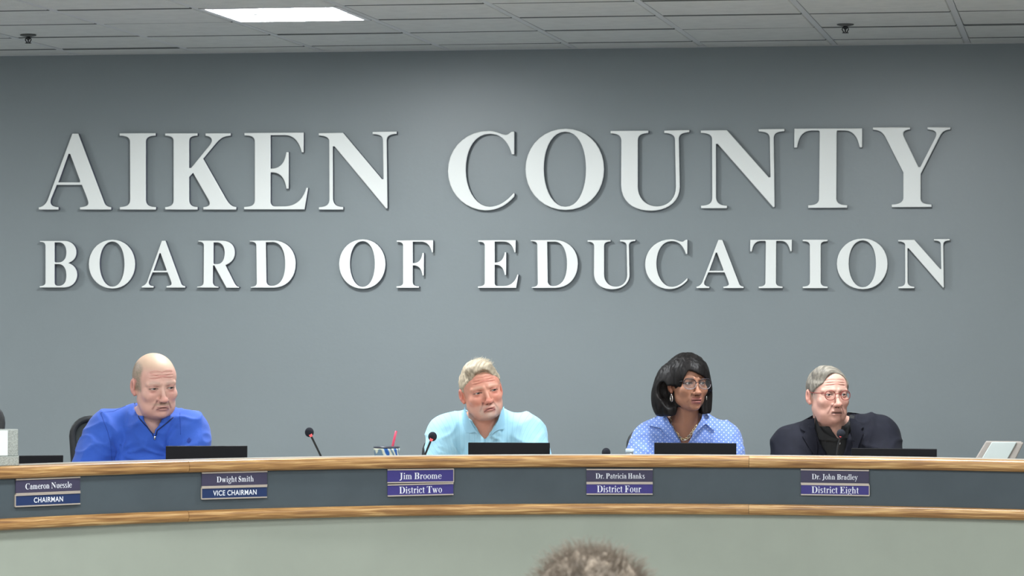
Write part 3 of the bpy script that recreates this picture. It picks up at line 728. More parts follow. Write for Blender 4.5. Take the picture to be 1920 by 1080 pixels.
def surface_nets(Fv, xs, ys, zs):
    nx, ny, nz = Fv.shape
    ins = Fv < 0
    cnt = np.zeros((nx-1, ny-1, nz-1), np.int8)
    for a in (0, 1):
        for b in (0, 1):
            for c in (0, 1): cnt += ins[a:nx-1+a, b:ny-1+b, c:nz-1+c]
    act = np.argwhere((cnt > 0) & (cnt < 8))
    idx = -np.ones(cnt.shape, np.int32); idx[tuple(act.T)] = np.arange(len(act))
    G = (np.asarray(xs), np.asarray(ys), np.asarray(zs))
    acc = np.zeros((len(act), 3)); n = np.zeros(len(act))
    for ax in range(3):
        o1, o2 = [q for q in range(3) if q != ax]
        for a in (0, 1):
            for b in (0, 1):
                p = act.copy(); p[:, o1] += a; p[:, o2] += b; q = p.copy(); q[:, ax] += 1
                v0 = Fv[tuple(p.T)]; v1 = Fv[tuple(q.T)]; m_ = (v0 < 0) != (v1 < 0)
                t = np.where(m_, v0/(v0-v1+1e-12*(v0 == v1)), 0)
                pos = np.stack([G[k][p[:, k]] for k in range(3)], 1)
                pos[:, ax] += t*(G[ax][q[:, ax]]-G[ax][p[:, ax]])
                acc[m_] += pos[m_]; n[m_] += 1
    V = acc/n[:, None]
    Q = []
    for ax in range(3):
        o1, o2 = [(1, 2), (2, 0), (0, 1)][ax]
        s0 = [slice(None)]*3; s1 = [slice(None)]*3; s0[ax] = slice(0, -1); s1[ax] = slice(1, None)
        for o in (o1, o2):
            s0[o] = slice(1, -1); s1[o] = slice(1, -1)
        a, b = ins[tuple(s0)], ins[tuple(s1)]
        e = np.argwhere(a != b); sg = a[tuple(e.T)]
        e[:, o1] += 1; e[:, o2] += 1
        def at(d1, d2):
            p = e.copy(); p[:, o1] -= d1; p[:, o2] -= d2; return idx[tuple(p.T)]
        q = np.stack([at(1, 1), at(0, 1), at(0, 0), at(1, 0)], 1)
        q[~sg] = q[~sg][:, ::-1]; Q.append(q)
    Q = np.concatenate(Q); Q = Q[(Q >= 0).all(1)]
    return V, Q
def np_mesh(name, V, Q, m, parent=None, col=None, relax=0):
    me = bpy.data.meshes.new(name); me.vertices.add(len(V)); me.loops.add(Q.size); me.polygons.add(len(Q))
    if relax:
        for _ in range(relax):
            A = np.zeros_like(V); c = np.zeros(len(V))
            for i in range(4):
                for j in ((i+1) % 4, (i-1) % 4):
                    np.add.at(A, Q[:, i], V[Q[:, j]]); np.add.at(c, Q[:, i], 1)
            V = V*.5+.5*A/np.maximum(c, 1)[:, None]
    me.vertices.foreach_set('co', V.astype(f4).ravel()); me.loops.foreach_set('vertex_index', Q.astype(np.int32).ravel())
    k = Q.shape[1]
    me.polygons.foreach_set('loop_start', np.arange(0, Q.size, k, dtype=np.int32)); me.update(calc_edges=True)
    if col is not None:
        at = me.color_attributes.new('Col', 'FLOAT_COLOR', 'POINT')
        at.data.foreach_set('color', np.c_[col, np.ones(len(col))].astype(f4).ravel())
    return mesh_obj(name, me, m, parent, True)
def normals(V, Q):
    n = np.cross(V[Q[:, 2]]-V[Q[:, 0]], V[Q[:, 3]]-V[Q[:, 1]]); N = np.zeros_like(V)
    for i in range(4): np.add.at(N, Q[:, i], n)
    return N/(np.linalg.norm(N, axis=1, keepdims=True)+1e-12)
def vnoise(P, seed=0):
    P = np.asarray(P, float); i = np.floor(P).astype(np.int64); u = P-i; u = u*u*(3-2*u); r = 0
    for a in (0, 1):
        for b in (0, 1):
            for c in (0, 1):
                h = (i[:, 0]+a)*374761393+(i[:, 1]+b)*668265263+(i[:, 2]+c)*2147483647+seed*1274126177
                h = (h ^ (h >> 13))*1274126177 & 0xffffffff; h = (h ^ (h >> 16)) & 0xffff
                w = (u[:, 0] if a else 1-u[:, 0])*(u[:, 1] if b else 1-u[:, 1])*(u[:, 2] if c else 1-u[:, 2])
                r = r+w*(h/65535.)
    return r*2-1
def sstep(a, b, x): t = np.clip((x-a)/(b-a), 0, 1); return t*t*(3-2*t)
def rotm(yaw, pitch, roll):
    cy, sy, cp, sp, cr, sr = math.cos(yaw), math.sin(yaw), math.cos(pitch), math.sin(pitch), math.cos(roll), math.sin(roll)
    Rz = np.array([[cy, -sy, 0], [sy, cy, 0], [0, 0, 1]]); Rx = np.array([[1, 0, 0], [0, cp, -sp], [0, sp, cp]]); Ry = np.array([[cr, 0, sr], [0, 1, 0], [-sr, 0, cr]])
    return Rz@Rx@Ry

# head space: x to the viewer's right, f forward out of the face, z up; eyes at z = 0, chin -.117, crown +.114
def head_field(x, f, z, h):
    w = h.get('w', 1.); x = x/f4(w); ax = np.abs(x); jw = h.get('jaw', 1.); E = ell
    d = E(x, f, z, (0, -.012, .030), (.0745, .092, .084))
    d = smin(d, E(x, f, z, (0, .028, .028), (.062, .057, .060)), .02)
    d = smin(d, E(x, f, z, (0, .034, -.030), (.061, .052, .056)), .025)
    d = smin(d, E(x, f, z, (0, .034, -.074), (.051*jw, .048, .041)), .022)
    d = smin(d, E(ax, f, z, (.043*jw, .006, -.058), (.018, .032, .030)), .025)
    d = smin(d, E(x, f, z, (0, .077, -.099), (.020, .014, .0155)), .018)
    if h.get('jowl', 0) > 0:
        j = h['jowl']; d = smin(d, E(x, f, z, (0, .026, -.100), (.050*j, .046, .028*j)), .02)
        d = smin(d, E(ax, f, z, (.036, .050, -.078), (.018*j, .022, .022*j)), .018)
    d = smin(d, E(ax, f, z, (.039, .063, -.030), (.021, .019, .018)), .022)
    d = smin(d, cap(ax, f, z, (.010, .086, .018), (.047, .069, .015), .0085, .0075), .010)
    d = smax(d, -E(ax, f, z, (.031, .100, .000), (.0185, .0195, .0130)), .009)
    d = smin(d, E(ax, f, z, (.0315, .0715, -.001), (.0165, .0150, .0140)), .005)
    nl = h.get('nose', 1.)
    nz = smin(cap(x, f, z, (0, .083, .008), (0, .100+.004*nl, -.036), .0065, .0085), E(x, f, z, (0, .106+.003*nl, -.040), (.0115*nl, .0120, .0105)), .008)
    nz = smin(nz, E(ax, f, z, (.0120*nl, .097, -.0445), (.0078, .0110, .0075)), .006)
    d = smin(d, nz, .010)
    d = smax(d, -E(ax, f, z, (.0060*nl, .1045, -.0530), (.0032, .0045, .0035)), .003)
    d = smin(d, E(x, f, z, (0, .077, -.069), (.029, .0180, .022)), .014)
    lp = h.get('lip', 1.); op = h.get('open', 0.)
    d = smin(d, E(x, f, z, (0, .0920, -.0675), (.0215, .0075*lp, .0050*lp)), .004)
    d = smin(d, E(x, f, z, (0, .0910, -.0785-op), (.0180, .0080*lp, .0058*lp)), .004)
    cv = h.get('frown', .0)
    d = smax(d, -E(x, f, z+cv*x*x/f4(.022), (0, .1010, -.0730-op*.5), (.0225, .0098, .0009+op*.5)), .003)
    fo = h.get('fold', 1.)
    if fo > 0: d = smax(d, -cap(ax, f, z, (.0185, .0985, -.0430), (.0340, .0860, -.0780), .0036*fo, .0030*fo), .006)
    d = smax(d, -cap(ax, f, z, (.018, .0930, -.0155), (.040, .0830, -.0170), .0020*fo, .0016*fo), .006)
    d = smax(d, -E(x, f, z, (0, .0990, -.0885), (.0150, .0065, .0045)), .006)
    op_e = h.get('eye_open', .0042)
    d = smax(d, -E(ax, f, z, (.0315, .0900, -.0012), (.0130, .0150, op_e)), .0012)
    if h.get('wrinkle', 0) > 0:
        for k, zz in enumerate((.040, .050, .060)):
            d = smax(d, -cap(ax, f, z, (0, .0895-.003*k, zz), (.040, .0735-.003*k, zz-.004), .0006*h['wrinkle'], .0004), .007)
    ea = smin(E(ax, f, z, (.0770, -.018, -.008), (.0075, .0165, .0285)), E(ax, f, z, (.0725, -.008, -.034), (.0065, .0080, .0105)), .006)
    ea = smin(ea, E(ax, f, z, (.0680, -.014, -.012), (.0100, .0080, .0240)), .006)
    ea = smax(ea, -E(ax, f, z, (.0860, -.011, -.004), (.0085, .0095, .0180)), .004)
    d = smin(d, ea, .006)
    return d
def blend(c, t, k): return c*(1-k[:, None])+np.array(t)[None, :]*k[:, None]
def paint(P, h):
    """skin colours: lips, brows, flush, stubble, scalp; plus shade painted into creases, folds and hollows"""
    x, f, z = P[:, 0]/h.get('w', 1.), P[:, 1], P[:, 2]; ax = np.abs(x); g = lambda u, s: np.exp(-(u/s)**2)
    c = np.tile(np.array(h['skin'], float), (len(P), 1)); onhead = sstep(-.16, -.12, z)*(f > -.2)
    front = sstep(.02, .05, f)
    mott = vnoise(P*70, 3)*.6+vnoise(P*160, 4)*.4
    c = c*(1+.06*mott[:, None])
    c = blend(c, h['flush'], front*h.get('fl', .5)*np.clip((.55+.35*vnoise(P*60,6))*g(ax-.042, .026)*g(z+.034, .030)+.8*g(ax, .015)*g(z+.040, .016)*(f > .09)+.35*g(z+.1, .03)+.3*g(z-.045, .02), 0, 1)*onhead)
    c = blend(c, h['scalp'], sstep(.055, .09, z)*h.get('sc', .5))
    lz = z+h.get('frown', 0)*x*x/.022
    lips = front*(f > .085)*sstep(.0245, .0200, ax)*g(lz+.0735+h.get('open', 0)*.5, .0095*h.get('lip', 1))
    c = blend(c, h['lips'], np.clip(lips*1.3, 0, 1)*h.get('li', .7))
    line = front*(f > .08)*sstep(.0250, .0205, ax)*g(lz+.0732+h.get('open', 0)*.5, .0020+h.get('open', 0)*.4)
    c = blend(c, np.array(h['lips'])*.25, np.clip(line*1.2, 0, 1))  # shade of the gap between the lips, painted as a dark line
    bz = z-.0215-.10*(ax-.012)*(ax < .035)+.22*(ax-.035)*(ax >= .035)
    br = front*sstep(.008, .014, ax)*sstep(.050, .044, ax)*g(bz, .0045*h.get('browt', 1))*(.75+.25*vnoise(P*np.array([400, 200, 900]), 5))
    c = blend(c, h['brow'], np.clip(br*h.get('br', .8), 0, 1))
    ex, ez = ax-.0315, z+.0012; rr_ = np.sqrt((ex/.0140)**2+(ez/(h.get('eye_open', .0042)+.0012))**2)
    c = blend(c, h.get('lash', (.08, .05, .04)), front*(f > .06)*np.clip(g(rr_-1, .22)*(1+.8*(ez > 0)), 0, 1)*h.get('la', .8))
    cr_ = z-.0085+8*(ex+.003)**2; c = blend(c, np.array(h['flush'])*.45, front*(f > .055)*sstep(.020, .013, np.abs(ex))*g(cr_, .0022)*h.get('crease_shade', .7))  # shade of the upper lid fold put into the skin colour
    if h.get('wrinkle', 0) > 0:
        for zz in (.041, .051, .061):
            c = blend(c, np.array(h['flush'])*.75, front*sstep(.052, .03, ax)*g(z-zz-.004*np.sin(ax*90+zz*200), .0017)*.6*h['wrinkle'])  # wrinkle shading painted as darker, redder lines
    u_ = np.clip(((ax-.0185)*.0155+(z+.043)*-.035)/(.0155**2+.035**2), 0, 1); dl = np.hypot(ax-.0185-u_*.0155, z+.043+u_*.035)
    c = blend(c, np.array(h['flush'])*.38, front*(f > .06)*g(dl, .0026)*.75*min(fo_, 1) if (fo_ := h.get('fold', 1.)) else front*0)  # darker painted line shades the fold from nose to mouth corner
    c = blend(c, np.array(h['flush'])*.8, front*g(ex, .016)*g(z+.013, .006)*.35)  # under-eye shadow painted into the skin
    if h.get('beard'):
        bd = front*np.clip(h.get('bd_chin', 1)*(g(ax, .026)*g(z+.100, .016)+g(ax-.030, .010)*g(z+.082, .016)*.8)+g(ax, .03)*g(z+.0605, .0055)*h.get('mo', 1), 0, 1)*(1-lips)
        bd = bd*(.75+.25*vnoise(P*260, 8)); c = blend(c, h['beard'], np.clip(bd*h.get('be', .8), 0, 1))
    if h.get('side'):
        sd = sstep(.050, .062, ax)*sstep(.050, .030, f)*sstep(-.030, -.012, z)*sstep(.100, .070, z)
        sd = np.maximum(sd, sstep(-.02, -.05, f)*sstep(-.07, -.04, z)*sstep(.075, .05, z))
        sd *= (1-sstep(.004, .0, np.abs(ax-.081)-.006)*(z < .022)*(np.abs(f+.012) < .02))
        c = blend(c, h['side'], np.clip(sd*h.get('si', .7)*(.85+.3*vnoise(P*np.array([120, 120, 500]), 9)), 0, 1))
    if h.get('stub'):
        st = sstep(.012, .04, f)*sstep(-.045, -.062, z)*sstep(-.14, -.115, z)*(1-lips); c = blend(c, h['stub'], st*.30)
    c = c*(1-.85*np.clip(g(ax-.0060, .0034)*g(z+.0525, .0030)*(f > .09), 0, 1))[:, None]  # nostril openings shaded by darkening the colour
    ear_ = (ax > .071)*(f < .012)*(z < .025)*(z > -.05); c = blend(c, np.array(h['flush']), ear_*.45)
    c = c*(1-.35*g(ax-.080, .004)*g(f+.012, .008)*g(z+.006, .015))[:, None]  # painted shade in the hollow of the ear
    ab = np.clip(g(ax-.0185*h.get('nose', 1), .0030)*g(z+.047, .007)*(f > .085), 0, 1); c = c*(1-.45*ab)[:, None]  # shade painted into the groove beside each nose wing
    return np.clip(c, .004, 1)

M_skin = mat('skin', (.5, .3, .2), rough=.46, spec=.32, attr='Col', bump=.04, bscale=260)
M_eye = mat('eye', (.8, .8, .8), rough=.12, spec=.6, attr='Col')
M_trouser = mat('trouser_cloth', (.03, .032, .04), rough=.9)
M_shoe = mat('shoe_leather', (.015, .012, .01), rough=.35)

class Figure:
    """a seated person; all points are given in a frame at the seat: x to the viewer's right, y away from the viewer, z up from the platform"""
    def __init__(s, pc, py, r, label, base_z=PZ, away=False, pos=None):
        s.p = at_r(pc, py, r) if pos is None else np.array(pos, float); s.dep = (s.p-CAM)@FW; s.bz = base_z
        s.R = np.array([[_c, _s, 0], [-_s, _c, 0], [0, 0, 1.]])
        if away: s.R = np.diag([-1., -1., 1.])@s.R
        s.O = np.array([s.p[0], s.p[1], base_z])
        s.root = empty('person', tuple(s.O), (0, 0, YAW+(PI if away else 0))); s.k = F_PX/s.dep
        tag(s.root, label, 'person')
    def L(s, px, py, dy=0.): return s.R@(at_d(px, py, s.dep+dy)-s.O)
    # ---- head placement
    def head(s, px, py, dy, hs, yaw, pitch, roll):
        """px, py: where the middle of the head (between the ears, eye height) shows"""
        s.HC = s.L(px, py, dy); s.hs = hs; s.HR = rotm(yaw, pitch, roll)
    def h2l(s, x, f, z): return s.HC+s.hs*(s.HR@np.array([x, -f, z]))
    def tohead(s, X, Y, Z):
        a, b, c = X-f4(s.HC[0]), Y-f4(s.HC[1]), Z-f4(s.HC[2]); R = s.HR/s.hs; R = R.astype(f4)
        return (R[0, 0]*a+R[1, 0]*b+R[2, 0]*c), -(R[0, 1]*a+R[1, 1]*b+R[2, 1]*c), (R[0, 2]*a+R[1, 2]*b+R[2, 2]*c)
    # ---- body
    def body_parts(s, X, Y, Z, arms=True, off=0., legs=False, fore=True):
        b = s.b; N = b['neck']; SL, SR = b['SL'], b['SR']; o = off; th = b.get('thick', 1.)
        mid = (SL+SR)/2; hw = abs(SR[0]-SL[0])/2; hip = b['hip']
        ch = mid+np.array([0, .025, -.12]); ch = ch*.8+.2*np.array([hip[0], hip[1], ch[2]])
        d = ell(X, Y, Z, ch, (hw*.98+o, .122*th+o, .185+o))
        be = (ch+hip)/2+np.array([0, -.02*th, -.04]); d = smin(d, ell(X, Y, Z, be, (hw*.86*th+o, .135*th+o, .20+o)), .08)
        d = smin(d, ell(X, Y, Z, hip, (.185*th+o, .145+o, .14+o)), .08)
        for Sx in (SL, SR):
            sg = 1 if Sx[0] > mid[0] else -1
            d = smin(d, cap(X, Y, Z, N+np.array([sg*.022, .018, s.b.get('trap', .042)]), Sx+np.array([-sg*.012, .0, .008]), .046+o, .052+o), .06)
        if arms:
            for k in ('L', 'R'):
                Sx, Ex, Hx = b['S'+k], b['E'+k], b['H'+k]
                d = smin(d, cap(X, Y, Z, Sx, Ex, .062*b.get('arm', 1)+o, .046*b.get('arm', 1)+o), .03)
                if fore: d = smin(d, cap(X, Y, Z, Ex, Hx, .044*b.get('arm', 1)+o, .030+o), .02)
        return d
    def neck_field(s, X, Y, Z, o=0.):
        b = s.b; top = s.h2l(0, -.012, -.055); r = b.get('neck_r', .057)
        return cap(X, Y, Z, b['neck']+np.array([0, .01, -.05]), top, r*1.08+o, r*.94+o)
    def neck_cut(s, X, Y, Z, o=0.):
        b = s.b; top = s.h2l(0, -.012, -.030); r = b.get('neck_r', .057)
        return cap(X, Y, Z, b['neck']+np.array([0, .024, .056]), top, r*1.06+o, r*1.0+o)
    def legs_field(s, X, Y, Z, o=0.):
        hip = s.b['hip']; d = None
        for sg in (-1, 1):
            a = hip+np.array([sg*.09, 0, -.03]); kn = np.array([hip[0]+sg*.13, hip[1]-.42, .52-.0]); an = np.array([kn[0], kn[1]+.03, .09])
            q = smin(cap(X, Y, Z, a, kn, .085+o, .062+o), cap(X, Y, Z, kn, an, .058+o, .040+o), .03)
            q = smin(q, cap(X, Y, Z, an+np.array([0, 0, -.035]), an+np.array([0, -.15, -.055]), .035+o*.3, .03+o*.3), .02)
            d = q if d is None else np.minimum(d, q)
        return d
    def hands_field(s, X, Y, Z):
        d = None
        for k, sg in (('L', 1), ('R', -1)):
            H = s.b['H'+k]; E_ = s.b['E'+k]; u = H-E_; u[2] = 0; u = u/np.linalg.norm(u); v = np.array([-u[1], u[0], 0.])*sg  # v: thumb side
            pc_ = H+u*.045+np.array([0, 0, -.006])
            q = cap(X, Y, Z, H+v*.012, pc_+u*.028+v*.022, .020, .014); q = smin(q, cap(X, Y, Z, H-v*.012, pc_+u*.024-v*.022, .019, .013), .012)
            for j, (ln, off_) in enumerate(((.062, .030), (.072, .010), (.066, -.011), (.050, -.031))):
                a = pc_+u*.030+v*off_; m_ = a+u*ln*.55+v*off_*.15+np.array([0, 0, .008]); e = a+u*ln*.92+v*off_*.2+np.array([0, 0, -.012])
                q = smin(q, np.minimum(cap(X, Y, Z, a, m_, .0095, .0085), cap(X, Y, Z, m_, e, .0085, .0072)), .004)
            a = H+u*.018+v*.026; m_ = a+u*.028+v*.022; e = m_+u*.026+v*.004+np.array([0, 0, -.006])
            q = smin(q, smin(cap(X, Y, Z, a, m_, .0125, .0105), cap(X, Y, Z, m_, e, .0105, .0085), .004), .008)
            d = q if d is None else np.minimum(d, q)
        return d
    def build_body(s, hcfg, fine=.0024):
        s.h = hcfg; hs = s.hs; C = s.HC; rr = .125*hs
        def axis(lo, hi, c, r, cs=.013, extra=None):
            a = np.arange(lo, c-r, cs); b = np.arange(c-r, c+r, fine); e = np.arange(c+r, hi, cs)
            g = np.concatenate([a, b, e])
            if extra: g = np.concatenate([g[(g < extra[0]) | (g > extra[1])], np.arange(extra[0], extra[1], .005)])
            return np.unique(np.round(g, 5)).astype(f4)
        hz = s.b['HL'][2]
        xs = axis(s.b['EL'][0]-.12, s.b['ER'][0]+.12, C[0], .100*hs)
        ys = axis(min(C[1]-.14, s.b['hip'][1]-.62), s.b['hip'][1]+.20, C[1], .120*hs)
        zs = axis(-.02, C[2]+.135*hs, C[2], .132*hs, extra=(hz-.035, hz+.035))
        X, Y, Z = xs[:, None, None], ys[None, :, None], zs[None, None, :]
        kz = np.searchsorted(zs, s.b['hip'][2]-.25)
        D = np.full((len(xs), len(ys), len(zs)), 1., f4)
        D[:, :, kz:] = s.body_parts(X, Y, zs[None, None, kz:])
        k2 = np.searchsorted(zs, s.b['hip'][2]+.15)
        D[:, :, :k2] = smin(D[:, :, :k2], s.legs_field(X, Y, zs[None, None, :k2]), .03)
        a, b_ = np.searchsorted(zs, hz-.06), np.searchsorted(zs, hz+.07)
        D[:, :, a:b_] = smin(D[:, :, a:b_], s.hands_field(X, Y, zs[None, None, a:b_]), .01)
        k3 = np.searchsorted(zs, s.b['neck'][2]-.2)
        D[:, :, k3:] = smin(D[:, :, k3:], s.neck_field(X, Y, zs[None, None, k3:]), .035)
        i0, i1 = np.searchsorted(xs, C[0]-.10*hs), np.searchsorted(xs, C[0]+.10*hs)
        j0, j1 = np.searchsorted(ys, C[1]-.128*hs), np.searchsorted(ys, C[1]+.128*hs)
        l0 = np.searchsorted(zs, C[2]-.135*hs)
        sub = (slice(i0, i1), slice(j0, j1), slice(l0, None))
        hx, hf, hz_ = s.tohead(xs[i0:i1, None, None], ys[None, j0:j1, None], zs[None, None, l0:])
        D[sub] = smin(D[sub], head_field(hx, hf, hz_, hcfg)*f4(hs), .012)
        V, Q = surface_nets(D, xs, ys, zs)
        hp = np.stack(s.tohead(V[:, 0].astype(f4), V[:, 1].astype(f4), V[:, 2].astype(f4)), 1)
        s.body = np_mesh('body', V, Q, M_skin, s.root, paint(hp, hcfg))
        # eyes
        gz = np.array(hcfg.get('gaze', (.35, 1, 0)), float); gz /= np.linalg.norm(gz)
        for sx in (-1, 1):
            bm = bmesh.new(); bmesh.ops.create_uvsphere(bm, u_segments=32, v_segments=24, radius=1.)
            me = bpy.data.meshes.new('eye'); 
            co = np.array([v.co[:] for v in bm.verts]); bm.to_mesh(me); bm.free()
            dd = co@gz; col = np.tile(np.array([.44, .41, .385]), (len(co), 1))
            col[dd > .80] = hcfg.get('iris', (.10, .14, .16)); col[dd > .94] = (.01, .01, .01)
            P = np.array([s.h2l(*(np.array([sx*.0315*hcfg.get('w', 1), .0718, -.001])+q*.0128)) for q in co])
            me.vertices.foreach_set('co', P.ravel())
            at = me.color_attributes.new('Col', 'FLOAT_COLOR', 'POINT'); at.data.foreach_set('color', np.c_[col, np.ones(len(col))].ravel())
            mesh_obj('eye', me, M_eye, s.root, True)
    def cloth_field(s, X, Y, Z, off): return s.body_parts(X, Y, Z, True, off)
    def build_cloth(s, name, m, off, opening, step=.0065, wr=.004, stripes=None, hem=None, cuff=.0, seed=1, neck_off=.012, col_ring=None):
        b = s.b
        xs = np.arange(b['EL'][0]-.13, b['ER'][0]+.13, step, dtype=f4); zt = b['neck'][2]+.10
        ys = np.arange(min(b['HL'][1], b['SL'][1])-.14, b['hip'][1]+.22, step*1.15, dtype=f4)
        zs = np.arange((hem if hem else b['hip'][2]-.10), zt, step, dtype=f4)
        X, Y, Z = xs[:, None, None], ys[None, :, None], zs[None, None, :]
        D = s.body_parts(X, Y, Z, True, off, fore=cuff < .5)
        nf = s.neck_field(X, Y, Z)
        D = smin(D, np.maximum(nf-f4(off), Z-f4(b['neck'][2]+.045)), .035)
        if col_ring:        # standing collar that hugs the neck: (thickness, height above the neck base, tilt)
            t_, hgt, tl = col_ring
            ring = np.maximum(nf-f4(.014+t_), (Z-f4(b['neck'][2]+hgt))-f4(tl)*(Y-f4(b['neck'][1])))
            D = smin(D, ring, .02)
        D = smax(D, -s.neck_cut(X, Y, Z, neck_off), .008)
        if opening: D = smax(D, -opening(X, Y, Z), .005)
        for k in (('L', 'R') if cuff < .5 else ()):        # cuffs
            H, E_ = b['H'+k], b['E'+k]; u = (H-E_)/np.linalg.norm(H-E_); q = E_+(H-E_)*(1-cuff)
            pl = (X-f4(q[0]))*f4(u[0])+(Y-f4(q[1]))*f4(u[1])+(Z-f4(q[2]))*f4(u[2])
            nearh = np.sqrt((X-f4(q[0]))**2+(Y-f4(q[1]))**2+(Z-f4(q[2]))**2)-f4(.085)
            D = np.maximum(D, -np.maximum(-pl, nearh))
        V, Q = surface_nets(D, xs, ys, zs); N = normals(V, Q)
        # folds: drawn out from the armpits and across the sleeves
        w = np.zeros(len(V))
        for k, sg in (('L', -1), ('R', 1)):
            Sx = b['S'+k]; dv = V-(Sx+np.array([-sg*.06, 0, -.09])); r_ = np.linalg.norm(dv[:, [0, 2]], axis=1)+1e-4; an = np.arctan2(dv[:, 2], dv[:, 0]*sg)
            rid = 1-np.abs(vnoise(np.c_[an*2.6, r_*5, np.full(len(V), seed*3.1)], seed)); w += (rid**3)*np.exp(-(r_/.13)**2)*sstep(.0, .05, r_)
        q1 = 1-np.abs(vnoise(V*np.array([9, 9, 5.])+seed, seed+2)); q2 = 1-np.abs(vnoise(V@np.array([[8, 3, 4], [2, 8, 1], [-6, 2, 10.]])+seed*7, seed+5))
        w = w*1.6+.9*q1**6+.7*q2**7-.45
        V = V+N*(wr*w)[:, None]
        o = np_mesh(name, V, Q, m, s.root)
        if stripes:
            at = o.data.attributes.new('sc', 'FLOAT', 'POINT')
            mid = (b['SL']+b['SR'])/2; sx = V[:, 0]-mid[0]; edge = abs(b['SR'][0]-b['SL'][0])/2-.015
            t_ = sstep(edge-.06, edge+.05, np.abs(sx)); val = np.abs(sx)-.75*(V[:, 2]-mid[2]-.05)*t_
            at.data.foreach_set('value', val.astype(f4))
        return o
    # ---- pieces laid on the front of the figure, outlines in picture pixels
    def front_y(s, P2, fld, y0=-.35, y1=.3, n=150):
        ys = np.linspace(y0, y1, n).astype(f4)
        X, Z = P2[:, 0][:, None].astype(f4), P2[:, 1][:, None].astype(f4)
        D = fld(X, ys[None, :], Z); hit = D < 0; k = hit.argmax(1); ok = hit.any(1)
        k = np.maximum(k, 1); i = np.arange(len(P2)); a, b_ = D[i, k-1], D[i, k]
        y = ys[k-1]+(ys[k]-ys[k-1])*a/(a-b_+1e-9)
        for j in np.flatnonzero(~ok):
            g_ = np.flatnonzero(ok); y[j] = y[g_[np.argmin(((P2[g_]-P2[j])**2).sum(1))]]
        s.hit_mask = ok
        return y
    def drape(s, name, outline, fld, m, lift=.006, thick=.004, parent=None, grid=.006, dense=True, lift_fn=None, uvfix=None):
        pts = [s.L(px, py)[[0, 2]] for px, py in outline]
        B = []
        for i in range(len(pts)):
            a, c = pts[i], pts[(i+1) % len(pts)]; n = max(1, int(math.dist(a, c)/grid))
            B += [tuple(a+(c-a)*k/n) for k in range(n)]
        nb = len(B); poly = np.array(B); lo, hi = poly.min(0), poly.max(0)
        def inside(p):
            r = False; j = nb-1
            for i in range(nb):
                if (poly[i, 1] > p[1]) != (poly[j, 1] > p[1]) and p[0] < (poly[j, 0]-poly[i, 0])*(p[1]-poly[i, 1])/(poly[j, 1]-poly[i, 1])+poly[i, 0]: r = not r
                j = i
            return r
        I = []
        if dense:
            for x in np.arange(lo[0]+grid/2, hi[0], grid):
                for z in np.arange(lo[1]+grid/2, hi[1], grid):
                    if inside((x, z)) and np.min(np.hypot(poly[:, 0]-x, poly[:, 1]-z)) > grid*.45: I.append((x, z))
        vv, _, ff, _, _, _ = delaunay_2d_cdt([Vector(p) for p in B+I], [(i, (i+1) % nb) for i in range(nb)], [], 1, 1e-5)
        P2 = np.array([v[:] for v in vv]); y = s.front_y(P2, fld)
        lf = lift if lift_fn is None else lift*lift_fn(P2)
        V = [(p[0], yy-l_, p[1]) for p, yy, l_ in zip(P2, y, np.broadcast_to(lf, y.shape))]
        me_v = V+[(a, b_+thick, c) for a, b_, c in V]; n = len(V)
        F_ = [tuple(t) for t in ff]; cnt = {}
        for t in F_:
            for i in range(len(t)):
                e = (t[i], t[(i+1) % len(t)]); cnt[e] = cnt.get(e, 0)+1
        side = [(a, b_, b_+n, a+n) for (a, b_) in cnt if (b_, a) not in cnt]
        bm = bmesh.new(); bv = [bm.verts.new(v) for v in me_v]
        for t in F_+[tuple(i+n for i in t[::-1]) for t in F_]+side:
            try: bm.faces.new([bv[i] for i in t])
            except ValueError: pass
        o = from_bm(name, bm, m, parent or s.root); auto_smooth(o, 40); return o
    def seam_line(s, name, line, fld, m, rad=.0015, lift=.001, parent=None, closed=False, on=None):
        pts = []
        for (a, b_) in zip(line[:-1], line[1:]):
            n = max(1, int(math.dist(a, b_)/3)); pts += [(a[0]+(b_[0]-a[0])*k/n, a[1]+(b_[1]-a[1])*k/n) for k in range(n)]
        pts.append(line[-1]); P2 = np.array([s.L(*p)[[0, 2]] for p in pts]); y = s.front_y(P2, fld); k_ = s.hit_mask; P2, y = P2[k_], y[k_]
        if on is not None:
            bvh = BVHTree.FromPolygons([v.co for v in on.data.vertices], [p.vertices for p in on.data.polygons]); yb = []
            for p, y0 in zip(P2, y):
                h_ = bvh.ray_cast(Vector((p[0], -.8, p[1])), Vector((0, 1, 0)))[0]; yb.append(h_.y if h_ is not None and abs(h_.y-y0) < .03 else np.nan)
            yb = np.array(yb); k_ = ~np.isnan(yb)
            if k_.sum() > 2: P2, y = P2[k_], yb[k_]
        if len(y) < 3: return None
        return tube(name, [(p[0], yy-lift, p[1]) for p, yy in zip(P2, y)], rad, m, parent or s.root, 8)
    def trousers_shoes(s, m=None):
        hip = s.b['hip']; xs = np.arange(hip[0]-.26, hip[0]+.26, .014, dtype=f4); ys = np.arange(hip[1]-.56, hip[1]+.22, .014, dtype=f4); zs = np.arange(.05, hip[2]+.08, .014, dtype=f4)
        X, Y, Z = xs[:, None, None], ys[None, :, None], zs[None, None, :]
        D = smin(s.legs_field(X, Y, Z, .012), ell(X, Y, Z, hip, (.195, .155, .13)), .04); D = np.maximum(D, f4(.09)-Z)
        V, Q = surface_nets(D, xs, ys, zs); np_mesh('trousers', V, Q, m or M_trouser, s.root)
